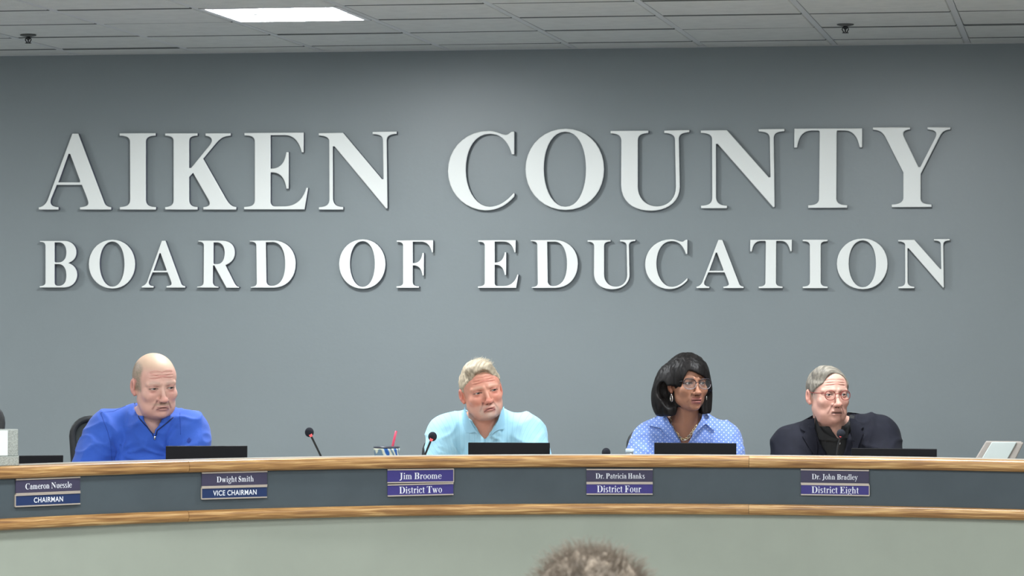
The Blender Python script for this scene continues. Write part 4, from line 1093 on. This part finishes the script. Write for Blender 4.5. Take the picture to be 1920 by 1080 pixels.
        for sg in (-1, 1):
            kx = hip[0]+sg*.13; ky = hip[1]-.39
            bm = bmesh.new(); bmesh.ops.create_uvsphere(bm, u_segments=20, v_segments=12, radius=1)
            for v in bm.verts:
                z = max(v.co.z, -.55); v.co = (kx+v.co.x*.048*(1-.15*v.co.y), ky-.075+v.co.y*.14, .032+z*.058*(1+.35*max(v.co.y, 0)))
            from_bm('shoe', bm, M_shoe, s.root, True)
    # ---- hair as a solid around the skull
    def build_hair(s, fn, m, step=.003, strand=(60, 60, 10), amp=.002, lo=(-.13, -.14, -.22), hi=(.13, .13, .15), name='hair', seed=2, flow=None, tone=(.3, .3, .3), contrast=.6):
        hs = s.hs; xs = np.arange(lo[0], hi[0], step, dtype=f4); ys = np.arange(lo[1], hi[1], step, dtype=f4); zs = np.arange(lo[2], hi[2], step, dtype=f4)
        D = fn(xs[:, None, None], ys[None, :, None], zs[None, None, :]); V, Q = surface_nets(np.broadcast_to(D, (len(xs), len(ys), len(zs))), xs, ys, zs)
        N = normals(V, Q); P = V if flow is None else flow(V)
        n_ = vnoise(P*np.array(strand), seed)+.5*vnoise(P*np.array(strand)*2.1, seed+1)
        V = V+N*(amp*n_)[:, None]
        st3 = np.array(strand)*1.7; fine_ = vnoise(P*st3, seed+7)+.6*vnoise(P*st3*1.9, seed+9)
        col = np.array(tone)[None, :]*np.exp(contrast*(fine_*.6+n_*.5))[:, None]
        Lc = s.HC[None, :]+hs*(np.c_[V[:, 0], -V[:, 1], V[:, 2]]@s.HR.T)
        return np_mesh(name, Lc, Q[:, ::-1], m, s.root, np.clip(col, 0, .9))
    def strands(s, n, seed, root_fn, dir_fn, length, rad, m, name='hair_strands', steps=6):
        """loose hair strands: short curves leaving the hair mass, one stuff part"""
        rg = np.random.RandomState(seed); V, Fc = [], []
        while n > 0:
            r0 = root_fn(rg)
            if r0 is None: continue
            n -= 1; d = dir_fn(r0, rg); pts = []; p = np.array(r0, float)
            L_ = length*(.6+.8*rg.rand())
            for k in range(steps+1):
                pts.append(s.h2l(*p)); d = d+rg.randn(3)*.12+np.array([0, 0, -.10*k/steps]); d /= np.linalg.norm(d); p = p+d*L_/steps
            v, fc = tube_data(pts, [rad*(1-.75*k/steps) for k in range(steps+1)], 3); b_ = len(V); V += v; Fc += [tuple(b_+i for i in t) for t in fc]
        o = from_py(name, V, Fc, m, s.root, True); o['kind'] = 'stuff'; return o
    def ring(s, name, c, u, v, ru, rv, rad, m, parent=None, n=28, a0=0., a1=360.):
        """hoop in head space around c spanned by u and v"""
        c, u, v = map(np.array, (c, u, v)); full = a1-a0 >= 359.9; k = n if full else n+1
        pts = [s.h2l(*(c+u*ru*math.cos(math.radians(a0+(a1-a0)*i/n))+v*rv*math.sin(math.radians(a0+(a1-a0)*i/n)))) for i in range(k)]
        return tube(name, pts, rad, m, parent or s.root, 8, full)

# ------------------------------------------------------------------ the people
def skull_cap(x, f, z, t, w=1.):
    """hull just outside the skull by t"""
    x = x/f4(w)
    d = ell(x, f, z, (0, -.012, .030), (.0745+t, .092+t, .084+t))
    return smin(d, ell(x, f, z, (0, .028, .028), (.062+t, .057+t, .060+t)), .02)
def V3(*a): return np.array(a, float)
def seat_chair(fig, label, dx=0., dy=.0, top=1.0, hw=.23, rot=0.):
    hip = fig.b['hip']; q = fig.R.T@np.array([hip[0]+dx, hip[1]+.02+dy, 0])+fig.O
    return office_chair(q[0], q[1], YAW+rot, top, label, hw=hw)
ears_n = np.array([1, 0, 0.])

# --- bald man in the royal blue pullover
P1 = Figure(290, 760, 4.22, 'bald person in a royal blue zip neck pullover leaning towards the desk')
P1.head(290.5, 719.5, .02, 1.04, .46, .18, -.06)
sx = P1.L
P1.b = dict(neck=sx(283, 800, .10), SL=sx(201, 808, .13), SR=sx(354, 812, .10), EL=sx(153, 900, .02), ER=sx(366, 910, .0), HL=V3(0, 0, 0), HR=V3(0, 0, 0), hip=V3(-.01, .30, .56), thick=1.12, neck_r=.063, arm=1.12)
def set_hands(P, dx=.10):
    for k, sg in (('L', 1), ('R', -1)):
        E_ = P.b['E'+k]; zt = WS-P.bz; E_[2] = max(min(E_[2], zt+.10), zt+.062)
        P.b['H'+k] = np.array([E_[0]+sg*dx, E_[1]-.17, zt+.030])
set_hands(P1)
H1 = dict(skin=(.62, .375, .30), flush=(.62, .20, .17), fl=.5, scalp=(.64, .46, .33), sc=.85, lips=(.50, .22, .19), li=.7, brow=(.33, .25, .19), br=.55, beard=(.27, .20, .14), be=.9, mo=1.6, bd_chin=0,
          side=(.24, .20, .14), si=.95, jowl=1.05, jaw=1.1, w=1.07, fold=1.3, wrinkle=1.0, frown=.30, nose=1.25, gaze=(.45, 1, .05), iris=(.05, .055, .06), eye_open=.0029)
P1.build_body(H1)
M_blue = mat('pullover_blue', (.030, .100, .47), rough=.75, var=.06, scale=18, bump=.2, bscale=500, sheen=.15)
M_seam = mat('seam_blue', (.018, .055, .30), rough=.8)
M_navy = mat('navy_piping', (.012, .02, .08), rough=.8)
vb = P1.L(288, 817); vl = P1.L(262, 775)
def open1(X, Y, Z):
    xc = f4(vb[0])+(Z-f4(vb[2]))*f4(-.08)
    return np.maximum(np.abs(X-xc)-f4(.50)*(Z-f4(vb[2])), Y-f4(P1.b['neck'][1]+.02))
c1 = P1.build_cloth('pullover', M_blue, .016, open1, wr=.0100, cuff=.02, seed=3, neck_off=.004, col_ring=(.012, .072, .5))
fl1 = lambda X, Y, Z: smin(P1.body_parts(X, Y, Z, True, .023), P1.neck_field(X, Y, Z, .024), .03)
for nm, ln in (('collar_piping', [(249, 757), (249, 765), (254, 775), (261, 784), (273, 797), (284, 808), (287, 817)]), ('collar_piping', [(323, 783), (315, 791), (304, 800), (295, 807), (292, 817)])):
    P1.seam_line(nm, ln, fl1, M_navy, .0024, .0012, c1, on=c1)
P1.seam_line('shoulder_seam', [(184, 775), (206, 773), (229, 763)], fl1, M_seam, .0010, .0, c1, on=c1)
P1.seam_line('sleeve_seam', [(183, 775), (191, 789), (200, 810), (206, 832), (208, 866)], fl1, M_seam, .0011, .0, c1, on=c1)
P1.seam_line('sleeve_seam', [(334, 775), (337, 795), (338, 815)], fl1, M_seam, .0010, .0, c1, on=c1)
zp = P1.L(290, 821); yz = P1.front_y(np.array([[zp[0], zp[2]]]), fl1)[0]
lathe('zip_pull', [(.002, -.008), (.0042, -.006), (.0042, .005), (.002, .008)], M_chrome, c1, 10, (zp[0], yz-.006, zp[2]))
M_logo = mat('chest_logo', (.02, .05, .28), rough=.7)
P1.drape('chest_emblem', [(352, 823), (355, 820), (358, 823), (357, 828), (354, 831), (351, 828)], fl1, M_logo, .003, .002, c1)
P1.trousers_shoes()
seat_chair(P1, 'grey mesh office chair behind the bald man in blue', dx=-.16, dy=.04, top=.98, hw=.20, rot=.15)

# --- man in the aqua polo
P2 = Figure(905, 770, 4.22, 'person with swept grey blond hair and goatee in a pale aqua polo shirt')
P2.head(902.5, 731.5, .0, .965, .24, .04, -.20)
sx = P2.L
P2.b = dict(neck=sx(908, 806, .10), SL=sx(837, 815, .12), SR=sx(985, 815, .12), EL=sx(829, 905, .05), ER=sx(1008, 905, .04), hip=V3(.005, .33, .56), thick=1.12, neck_r=.064, arm=1.14)
set_hands(P2, .08)
H2 = dict(skin=(.63, .305, .215), flush=(.64, .16, .12), fl=.55, scalp=(.62, .42, .30), sc=.2, lips=(.48, .17, .15), li=.75, brow=(.50, .36, .25), br=.5, beard=(.60, .50, .42), be=.85, mo=.6,
          jowl=.90, jaw=1.12, w=1.125, fold=1.25, wrinkle=1., frown=.42, nose=1.2, gaze=(.30, 1, .06), iris=(.07, .08, .08), eye_open=.0030, stub=(.55, .42, .35))
P2.build_body(H2)
M_aqua = mat('polo_aqua', (.37, .66, .79), rough=.75, sheen=.2)
nt = M_aqua.node_tree; NN = nt.nodes; LL = nt.links
an = NN.new('ShaderNodeAttribute'); an.attribute_name = 'sc'
def mnode(op, a, b_=None, v=None):
    n = NN.new('ShaderNodeMath'); n.operation = op; LL.new(a, n.inputs[0])
    if b_ is not None: LL.new(b_, n.inputs[1])
    elif v is not None: n.inputs[1].default_value = v
    return n.outputs[0]
fr = mnode('FRACT', mnode('MULTIPLY', an.outputs['Fac'], v=46.)); ls = mnode('LESS_THAN', fr, v=.10)
mx = NN.new('ShaderNodeMix'); mx.data_type = 'RGBA'; LL.new(ls, mx.inputs[0]); mx.inputs[6].default_value = (.37, .66, .79, 1); mx.inputs[7].default_value = (.30, .57, .71, 1)
LL.new(mx.outputs[2], NN['Principled BSDF'].inputs['Base Color'])
M_aqua2 = mat('polo_collar_aqua', (.34, .62, .77), rough=.75)
vb2 = P2.L(910, 832)
def open2(X, Y, Z):
    return np.maximum(np.abs(X-f4(vb2[0])-(Z-f4(vb2[2]))*f4(-.03))-f4(.52)*(Z-f4(vb2[2])), Y-f4(P2.b['neck'][1]+.03))
c2 = P2.build_cloth('polo_shirt', M_aqua, .016, open2, wr=.0075, stripes=True, cuff=.75, seed=11)
fl2 = lambda X, Y, Z: smin(P2.body_parts(X, Y, Z, True, .018), P2.neck_field(X, Y, Z, .018), .04)
P2.drape('collar', [(870, 767), (865, 776), (867, 795), (873, 811), (881, 812), (890, 810), (899, 816), (886, 797), (877, 780), (871, 762)], fl2, M_aqua2, .012, .005, c2)
P2.drape('collar', [(945, 762), (946, 780), (946, 805), (935, 806), (928, 809), (917, 822), (925, 806), (934, 788), (940, 770)], fl2, M_aqua2, .012, .005, c2)
P2.seam_line('placket', [(910, 832), (910, 853)], fl2, M_aqua2, .002, .0, c2)
P2.trousers_shoes()
M_hair2 = mat('hair_grey_blond', (.44, .37, .26), rough=.55, spec=.35, attr='Col')
M_str2 = mat('hair_strand_blond', (.50, .44, .33), rough=.5)
def hair2(x, f, z):
    d = skull_cap(x, f, z, .0035, 1.115)
    d = smin(d, ell(x, f, z, (.0, .012, .086), (.062, .078, .046)), .02)
    d = smin(d, ell(x, f, z, (-.030, .052, .096), (.036, .026, .022)), .015)
    face = ell(x, f, z, (0, .118, .002), (.080, .086, .096)); d = smax(d, -face, .006)
    z0 = np.where(f > -.02, -.020+(f+.02)*f4(.9), -.055).astype(f4); d = smax(d, z0-z, .006)
    ear = ell(np.abs(x), f, z, (.084, -.014, -.012), (.016, .022, .030)); return smax(d, -ear, .004)
P2.build_hair(hair2, M_hair2, step=.003, strand=(95, 20, 60), amp=.0030, seed=5, tone=(.39, .325, .235), contrast=.55, flow=lambda V: V+np.c_[V[:, 1]*.8, V[:, 1]*0, V[:, 1]*.3])
def r2(rg):
    x, f = rg.uniform(-.056, .050), rg.uniform(-.06, .055); z = .03+.1*math.sqrt(max(0, 1-(x/.078)**2-((f+.0)/.09)**2))
    return (x, f, z-.004)
P2.strands(700, 3, r2, lambda p, rg: np.array([.75+p[0]*3, -.35+p[1]*2, .38]), .022, .0007, M_str2)
seat_chair(P2, 'black office chair mostly hidden behind the man in aqua', dx=-.03, dy=.05, top=.89, hw=.20, rot=.1)

# --- woman in the dotted blouse
P3 = Figure(1290, 770, 4.22, 'person with a black bob and glasses in a blue white dotted blouse')
P3.head(1290, 718.5, .0, .965, .34, -.03, .0)
sx = P3.L
P3.b = dict(trap=.030, neck=sx(1285, 800, .08), SL=sx(1219, 828, .10), SR=sx(1355, 828, .10), EL=sx(1196, 905, .03), ER=sx(1374, 905, .03), hip=V3(.0, .32, .54), thick=1.0, neck_r=.050, arm=1.05)
set_hands(P3, .07)
H3 = dict(skin=(.37, .180, .112), flush=(.36, .14, .09), fl=.3, scalp=(.25, .12, .08), sc=.2, lips=(.36, .13, .12), li=.85, brow=(.02, .012, .01), br=.8, jaw=.98, w=1.0, fold=.45, frown=.04, nose=1.25, lip=1.5,
          gaze=(.30, 1, .10), iris=(.03, .018, .012), eye_open=.0045, lash=(.015, .01, .01), la=1.)
P3.build_body(H3)
M_dots = mat('dotted_blouse', (.17, .27, .62), rough=.75, sheen=.2)
nt = M_dots.node_tree; NN = nt.nodes; LL = nt.links
tcn = NN.new('ShaderNodeTexCoord'); mp = NN.new('ShaderNodeMapping'); mp.inputs['Rotation'].default_value = (PI/2, 0, 0); mp.inputs['Scale'].default_value = (1, 1, 1)
LL.new(tcn.outputs['Object'], mp.inputs[0]); mp2 = NN.new('ShaderNodeMapping'); mp2.inputs['Rotation'].default_value = (0, 0, .72); LL.new(mp.outputs[0], mp2.inputs[0])
vo = NN.new('ShaderNodeTexVoronoi'); vo.voronoi_dimensions = '2D'; vo.inputs['Scale'].default_value = 74; vo.inputs['Randomness'].default_value = .12; LL.new(mp2.outputs[0], vo.inputs['Vector'])
ls = mnode('LESS_THAN', vo.outputs['Distance'], v=.19)
mx = NN.new('ShaderNodeMix'); mx.data_type = 'RGBA'; LL.new(ls, mx.inputs[0]); mx.inputs[6].default_value = (.17, .27, .62, 1); mx.inputs[7].default_value = (.55, .62, .84, 1)
LL.new(mx.outputs[2], NN['Principled BSDF'].inputs['Base Color'])
vb3 = P3.L(1284, 845)
def open3(X, Y, Z):
    return np.maximum(np.abs(X-f4(vb3[0])-(Z-f4(vb3[2]))*f4(.02))-f4(.60)*(Z-f4(vb3[2])), Y-f4(P3.b['neck'][1]+.03))
c3 = P3.build_cloth('blouse', M_dots, .016, open3, wr=.0075, cuff=.35, seed=21)
fl3 = lambda X, Y, Z: smin(P3.body_parts(X, Y, Z, True, .018), P3.neck_field(X, Y, Z, .018), .04)
P3.drape('collar', [(1246, 774), (1232, 782), (1216, 798), (1228, 801), (1239, 803), (1246, 813), (1258, 823), (1270, 829), (1275, 831), (1266, 815), (1257, 796), (1250, 780)], fl3, M_dots, .011, .004, c3)
P3.drape('collar', [(1318, 776), (1330, 780), (1342, 806), (1336, 805), (1324, 795), (1318, 799), (1306, 810), (1296, 826), (1299, 812), (1308, 797), (1315, 786)], fl3, M_dots, .011, .004, c3)
P3.trousers_shoes()
M_hair3 = mat('hair_black', (.012, .011, .012), rough=.48, spec=.16, attr='Col')
def hair3(x, f, z):
    d = skull_cap(x, f, z, .017)
    d = smin(d, ell(x, f, z, (0, -.030, -.035), (.098, .088, .105)), .04)
    for sg in (-1, 1):
        d = smin(d, ell(x, f, z, (sg*.080, -.010, -.070), (.030, .050, .095)), .03)
    d = smin(d, ell(x, f, z, (-.098, -.050, -.072), (.042, .050, .080)), .03)
    d = smax(d, z*-1-f4(.134)+x*f4(.05), .012)
    slant = z-f4(.041)+x*f4(.46)                                             # parting: fringe drops to the viewer's right
    face = ell(x, f, z, (.004, .085, -.050), (.0670, .085, .125)); face = smax(face, slant, .006)
    d = smax(d, -face, .006)
    side = smin(ell(x, f, z, (-.090, .046, -.060), (.050, .060, .052)), ell(x, f, z, (-.100, -.004, -.030), (.050, .026, .038)), .01); side = smin(side, smax(f4(.016)-f, z+f4(.030), .02), .01)
    d = smin(d, ell(x, f, z, (-.084, -.050, -.015), (.036, .050, .080)), .05)
    d = smax(d, -side, .006)
    ub = cap(x, f, z, (0, -.012, -.055), (0, -.08, -.30), .062, .07)
    return smax(d, -smax(ub, z+.10, .01), .01)
P3.build_hair(hair3, M_hair3, step=.0035, strand=(110, 90, 10), amp=.0020, seed=8, tone=(.009, .0078, .0076), contrast=.8, lo=(-.16, -.16, -.17))
M_gold = mat('gold', (.75, .58, .33), rough=.25, metal=1.); M_silver = mat('silver', (.8, .78, .74), rough=.2, metal=1.)
M_frame_d = mat('glasses_dark', (.03, .025, .03), rough=.3); M_frame_c = mat('glasses_clear', (.22, .20, .22), rough=.25, spec=.6)
def lens_mat(name, refl):
    M = bpy.data.materials.new(name); M.use_nodes = True; nt = M.node_tree; N = nt.nodes; N.remove(N['Principled BSDF'])
    tr = N.new('ShaderNodeBsdfTransparent'); gl = N.new('ShaderNodeBsdfGlossy'); gl.inputs['Roughness'].default_value = .06; mx = N.new('ShaderNodeMixShader'); mx.inputs[0].default_value = refl
    nt.links.new(tr.outputs[0], mx.inputs[1]); nt.links.new(gl.outputs[0], mx.inputs[2]); nt.links.new(mx.outputs[0], N['Material Output'].inputs[0]); return M
M_lens = lens_mat('lens_coated', .26); M_lens2 = lens_mat('lens_clear', .07)
def glasses(P, label, rx, rz, cz, fz, m, mtop, lens, cat=0., rad=.0015, sep=.0335, wrap=.006):
    w = P.h.get('w', 1.)
    g_ = empty('glasses', (0, 0, 0)); g_.parent = P.root; g_['label'] = label
    for sg in (-1, 1):
        n = 30; pts = []
        for i in range(n):
            a = 2*PI*i/n; cx_, sz_ = math.cos(a), math.sin(a)
            ex = rx*np.sign(cx_)*abs(cx_)**.85; e_z = rz*np.sign(sz_)*abs(sz_)**.85+(cat*max(cx_, 0)*max(sz_, 0))
            pts.append((sg*(sep*w+ex), fz-wrap*(max(0, (ex+rx)/(2*rx)))**2-(.10*e_z if e_z < 0 else 0)*-1*0, cz+e_z))
        L_ = [P.h2l(*q) for q in pts]
        tube('rim', L_, rad, m, g_, 8, True)
        if mtop is not m:
            top = [P.h2l(q[0], q[1]+.0006, q[2]+.0004) for q in pts[0:n//2+1]]; tube('brow_bar', top, rad*1.35, mtop, g_, 8)
        ctr = P.h2l(sg*sep*w, fz-wrap*.3+.0034, cz); V = [ctr]+L_
        from_py('lens', V, [(0, 1+i, 1+(i+1) % n) for i in range(n)], lens, g_, True)
        o_ = pts[2]; tube('temple', [P.h2l(*o_), P.h2l(o_[0]+sg*.004, o_[1]-.02, o_[2]), P.h2l(sg*.0745*w, .02, .006), P.h2l(sg*.0765*w, -.014, .018), P.h2l(sg*.076*w, -.030, .0)], rad*.9, mtop, g_, 8)
    a = -(sep*w-rx*.96); tube('bridge', [P.h2l(a, fz-.001, cz+.004), P.h2l(a*.4, fz+.003, cz+.0075), P.h2l(-a*.4, fz+.003, cz+.0075), P.h2l(-a, fz-.001, cz+.004)], rad, mtop, g_, 8)
    return g_
glasses(P3, 'cat eye glasses with dark upper and clear lower rims', .0270, .0215, -.004, .1045, M_frame_c, M_frame_d, M_lens, cat=.006, rad=.0014, sep=.0345)
for sg in (-1, 1):
    P3.ring('hoop_earring', (sg*.078, .004, -.062), (0, .6, 0) if True else 0, (0, 0, 1), .019, .0165, .0028, M_silver)
# chain necklace of interlocked links that follows the open collar
line = [(1260, 782), (1261, 792), (1265, 803), (1270, 813), (1276, 822), (1283, 825.5), (1290, 822), (1297, 813), (1304, 803), (1310, 793), (1315, 782)]
sk3 = lambda X, Y, Z: np.minimum(P3.body_parts(X, Y, Z, True, .0), P3.neck_field(X, Y, Z, .0))
dense = []
for a, b_ in zip(line[:-1], line[1:]):
    for k in range(6): dense.append((a[0]+(b_[0]-a[0])*k/6, a[1]+(b_[1]-a[1])*k/6))
dense.append(line[-1])
P2d = np.array([P3.L(*q)[[0, 2]] for q in dense]); yy = P3.front_y(P2d, sk3)
pth = np.array([(a[0], y_-.006, a[1]) for a, y_ in zip(P2d, yy)]); seg = np.r_[0, np.cumsum(np.linalg.norm(np.diff(pth, axis=0), axis=1))]
nk = empty('necklace', (0, 0, 0)); nk.parent = P3.root; nk['label'] = 'gold and silver chain necklace'
nl = int(seg[-1]/.0078)
for i in range(nl):
    sp = (i+.5)*seg[-1]/nl; c = np.array([np.interp(sp, seg, pth[:, q]) for q in range(3)]); c2_ = np.array([np.interp(sp+.003, seg, pth[:, q]) for q in range(3)]); u = c2_-c; u /= np.linalg.norm(u)+1e-9
    nrm = np.array([0, -1, 0.]); v = np.cross(u, nrm); v /= np.linalg.norm(v)+1e-9
    if i % 2: v, nrm = (v*.45+nrm*.9), v
    tube('link', [c+u*.0066*math.cos(2*PI*j/12)+v*.0048*math.sin(2*PI*j/12) for j in range(12)], .0016, M_gold if i % 3 else M_silver, nk, 6, True)
seat_chair(P3, 'black office chair just showing beside the dotted blouse', dx=-.005, dy=.05, top=.92, hw=.18, rot=.1)

# --- man in the dark blazer
P4 = Figure(1560, 780, 4.22, 'person with round red glasses in a navy blazer over a black polo')
P4.head(1552, 739, .0, .985, .32, -.01, .0)
sx = P4.L
P4.b = dict(neck=sx(1562, 818, .10), SL=sx(1486, 838, .12), SR=sx(1648, 820, .12), EL=sx(1478, 912, .05), ER=sx(1664, 910, .04), hip=V3(.02, .33, .54), thick=1.08, neck_r=.062, arm=1.1)
set_hands(P4, .08)
H4 = dict(skin=(.61, .36, .285), flush=(.62, .22, .17), fl=.55, scalp=(.68, .46, .36), sc=.5, lips=(.50, .24, .20), li=.6, brow=(.34, .27, .21), br=.6, jowl=1.02, jaw=1.1, w=1.06, fold=1.3, wrinkle=.6, frown=.02, open=.004,
          nose=1.2, gaze=(.28, 1, .02), iris=(.05, .06, .05), eye_open=.0032, side=(.40, .37, .31), si=.5)
P4.build_body(H4)
M_blazer = mat('blazer_navy', (.0105, .0115, .020), rough=.85, var=.12, scale=30, bump=.15, bscale=500, sheen=.02)
M_polo = mat('polo_black', (.030, .031, .032), rough=.85, bump=.15, bscale=500)
vb4 = P4.L(1566, 900)
def open4(X, Y, Z):
    a = f4(P4.L(1527, 800)[0]); b_ = f4(P4.L(1600, 800)[0]); zb_ = f4(vb4[2])
    t = np.clip((Z-zb_)/f4(P4.L(1527, 800)[2]-zb_), 0, 1.25); mid_ = f4(vb4[0])
    return np.maximum(np.maximum((mid_+(a-mid_)*t)-X, X-(mid_+(b_-mid_)*t)), Y-f4(P4.b['neck'][1]+.02))
vb5 = P4.L(1573, 826)
def open5(X, Y, Z): return np.maximum(np.abs(X-f4(vb5[0])-(Z-f4(vb5[2]))*f4(-.25))-f4(.45)*(Z-f4(vb5[2])), Y-f4(P4.b['neck'][1]+.02))
c5 = P4.build_cloth('polo_shirt', M_polo, .008, open5, wr=.001, cuff=.9, seed=5, neck_off=.006)
c4 = P4.build_cloth('blazer', M_blazer, .024, open4, wr=.0085, cuff=.06, seed=41, neck_off=.012)
fl5 = lambda X, Y, Z: smin(P4.body_parts(X, Y, Z, True, .010), P4.neck_field(X, Y, Z, .011), .04)
fl4 = lambda X, Y, Z: smin(P4.body_parts(X, Y, Z, True, .028), P4.neck_field(X, Y, Z, .016), .05)
P4.drape('collar', [(1527, 778), (1528, 800), (1532, 824), (1545, 826), (1556, 826), (1566, 828), (1572, 823), (1558, 819), (1543, 810), (1534, 796)], fl5, M_polo, .010, .005, c5)
P4.drape('collar', [(1595, 798), (1592, 810), (1592, 822), (1584, 822), (1577, 824), (1574, 822), (1580, 814), (1588, 806)], fl5, M_polo, .010, .005, c5)
bt = P4.L(1573.5, 831.5); yb_ = P4.front_y(np.array([[bt[0], bt[2]]]), fl5)[0]
M_button = mat('white_button', (.75, .76, .78), rough=.25)
bo = lathe('button', [(.001, 0), (.0052, 0), (.0055, .001), (.0045, .0022), (.001, .0018)], M_button, c5, 16); bo.location = (bt[0], yb_-.006, bt[2]); bo.rotation_euler = (PI/2, 0, 0)
P4.drape('lapel', [(1526, 783), (1512, 789), (1503, 802), (1504, 806), (1512, 810), (1506, 818), (1517, 838), (1532, 860), (1534, 840), (1530, 815), (1527, 795)], fl4, M_blazer, .008, .006, c4)
P4.drape('lapel', [(1599, 785), (1606, 786), (1613, 793), (1622, 800), (1616, 806), (1621, 812), (1612, 835), (1604, 860), (1600, 860), (1600, 835), (1596, 805), (1594, 785)], fl4, M_blazer, .008, .006, c4)
P4.trousers_shoes()
M_hair4 = mat('hair_grey', (.30, .28, .24), rough=.55, attr='Col')
def hair4(x, f, z):
    d = skull_cap(x, f, z, .0045, 1.06)
    d = smin(d, ell(x, f, z, (-.030, .024, .082), (.045, .050, .036)), .012)
    face = ell(x, f, z, (.012, .114, .010), (.080, .090, .095)); d = smax(d, -face, .005)
    z0 = np.where(f > -.015, -.022+(f+.015)*f4(.8), -.06).astype(f4); d = smax(d, z0-z, .005)
    ear = ell(np.abs(x), f, z, (.086, -.012, -.012), (.016, .022, .031)); return smax(d, -ear, .004)
P4.build_hair(hair4, M_hair4, step=.003, strand=(26, 110, 60), amp=.0014, seed=15, tone=(.20, .182, .15), contrast=.6, flow=lambda V: V+np.c_[V[:, 1]*0, V[:, 0]*.5, V[:, 0]*.0])
M_redframe = mat('glasses_red', (.22, .035, .03), rough=.3)
glasses(P4, 'round red brown glasses', .0215, .0190, -.003, .1035, M_redframe, M_redframe, M_lens2, rad=.0015, sep=.0320)

seat_chair(P4, 'black office chair hidden behind the man in the navy blazer', dx=0, dy=.05, top=.84, hw=.18)

# --- listener in the front rows, seen from behind at the bottom edge
gp = at_d(1108, 1042, 4.8)
P5 = Figure(0, 0, 0, 'person with ruffled grey brown hair at the bottom edge, seen from behind', base_z=0., away=True, pos=(gp[0], gp[1], 0))
P5.head(1108, 1042, .0, 1.02, 0, .12, .0); P5.HC = np.array([0, .0, gp[2]-.128]); hc = P5.HC
P5.b = dict(neck=hc+V3(0, .03, -.170), SL=hc+V3(-.19, .05, -.26), SR=hc+V3(.19, .05, -.26), EL=hc+V3(-.23, .0, -.52), ER=hc+V3(.23, .0, -.52), hip=hc+V3(0, .12, -.60), thick=1., neck_r=.056)
for k, sg in (('L', 1), ('R', -1)): P5.b['H'+k] = P5.b['E'+k]+V3(sg*.08, -.22, -.02)
H5 = dict(skin=(.55, .33, .25), flush=(.5, .2, .15), scalp=(.4, .3, .2), lips=(.4, .2, .18), brow=(.2, .15, .1), jowl=1.)
P5.build_body(H5, fine=.0045)
M_tee = mat('shirt_charcoal', (.05, .055, .065), rough=.85)
P5.build_cloth('shirt', M_tee, .014, None, step=.011, cuff=.9, seed=51)
P5.trousers_shoes()
M_hair5 = mat('hair_grey_brown', (.155, .125, .095), rough=.7, attr='Col')
M_str5 = mat('hair_strand_brown', (.17, .135, .10), rough=.6)
def hair5(x, f, z):
    d = skull_cap(x, f, z, .016, 1.05); d = smax(d, -ell(x, f, z, (0, .125, -.005), (.066, .075, .085)), .006)
    return smax(d, -z-f4(.075), .01)
P5.build_hair(hair5, M_hair5, step=.004, strand=(48, 48, 48), amp=.007, seed=25, tone=(.15, .12, .09), contrast=.6)
def r5(rg):
    x, f = rg.uniform(-.085, .085), rg.uniform(-.10, .07); q = 1-(x/.092)**2-((f+.012)/.108)**2
    return None if q < 0 else (x, f, .030+.098*math.sqrt(q)-.004)
P5.strands(1600, 9, r5, lambda p, rg: np.array([p[0]*7+rg.randn()*.5, p[1]*5+rg.randn()*.5, .7]), .030, .0008, M_str5)
q = P5.R.T@np.array([P5.b['hip'][0], P5.b['hip'][1]+.03, 0])+P5.O
t = empty('stacking_chair', (q[0], q[1], 0), (0, 0, YAW+PI)); tag(t, 'dark stacking chair under the listener at the bottom edge', 'chair')
box('seat', (-.23, -.24, .40), (.23, .20, .45), M_chair_frame, t, .015, 2)
box('backrest', (-.22, .22, .52), (.22, .25, .86), M_chair_frame, t, .012, 2)
for sg in (-1, 1):
    tube('front_leg', [(sg*.21, -.20, 0), (sg*.21, -.20, .41)], .012, M_chrome, t); tube('rear_leg', [(sg*.21, .26, 0), (sg*.21, .215, .42), (sg*.21, .235, .84)], .012, M_chrome, t)

# dark chair back cut by the left edge of the picture
qq = at_r(-121, 800, 4.30)
office_chair(qq[0], qq[1], YAW, at_r(-93, 762, 4.35)[2]-PZ, 'dark chair back cut by the left edge above the speckled box', hw=.20)
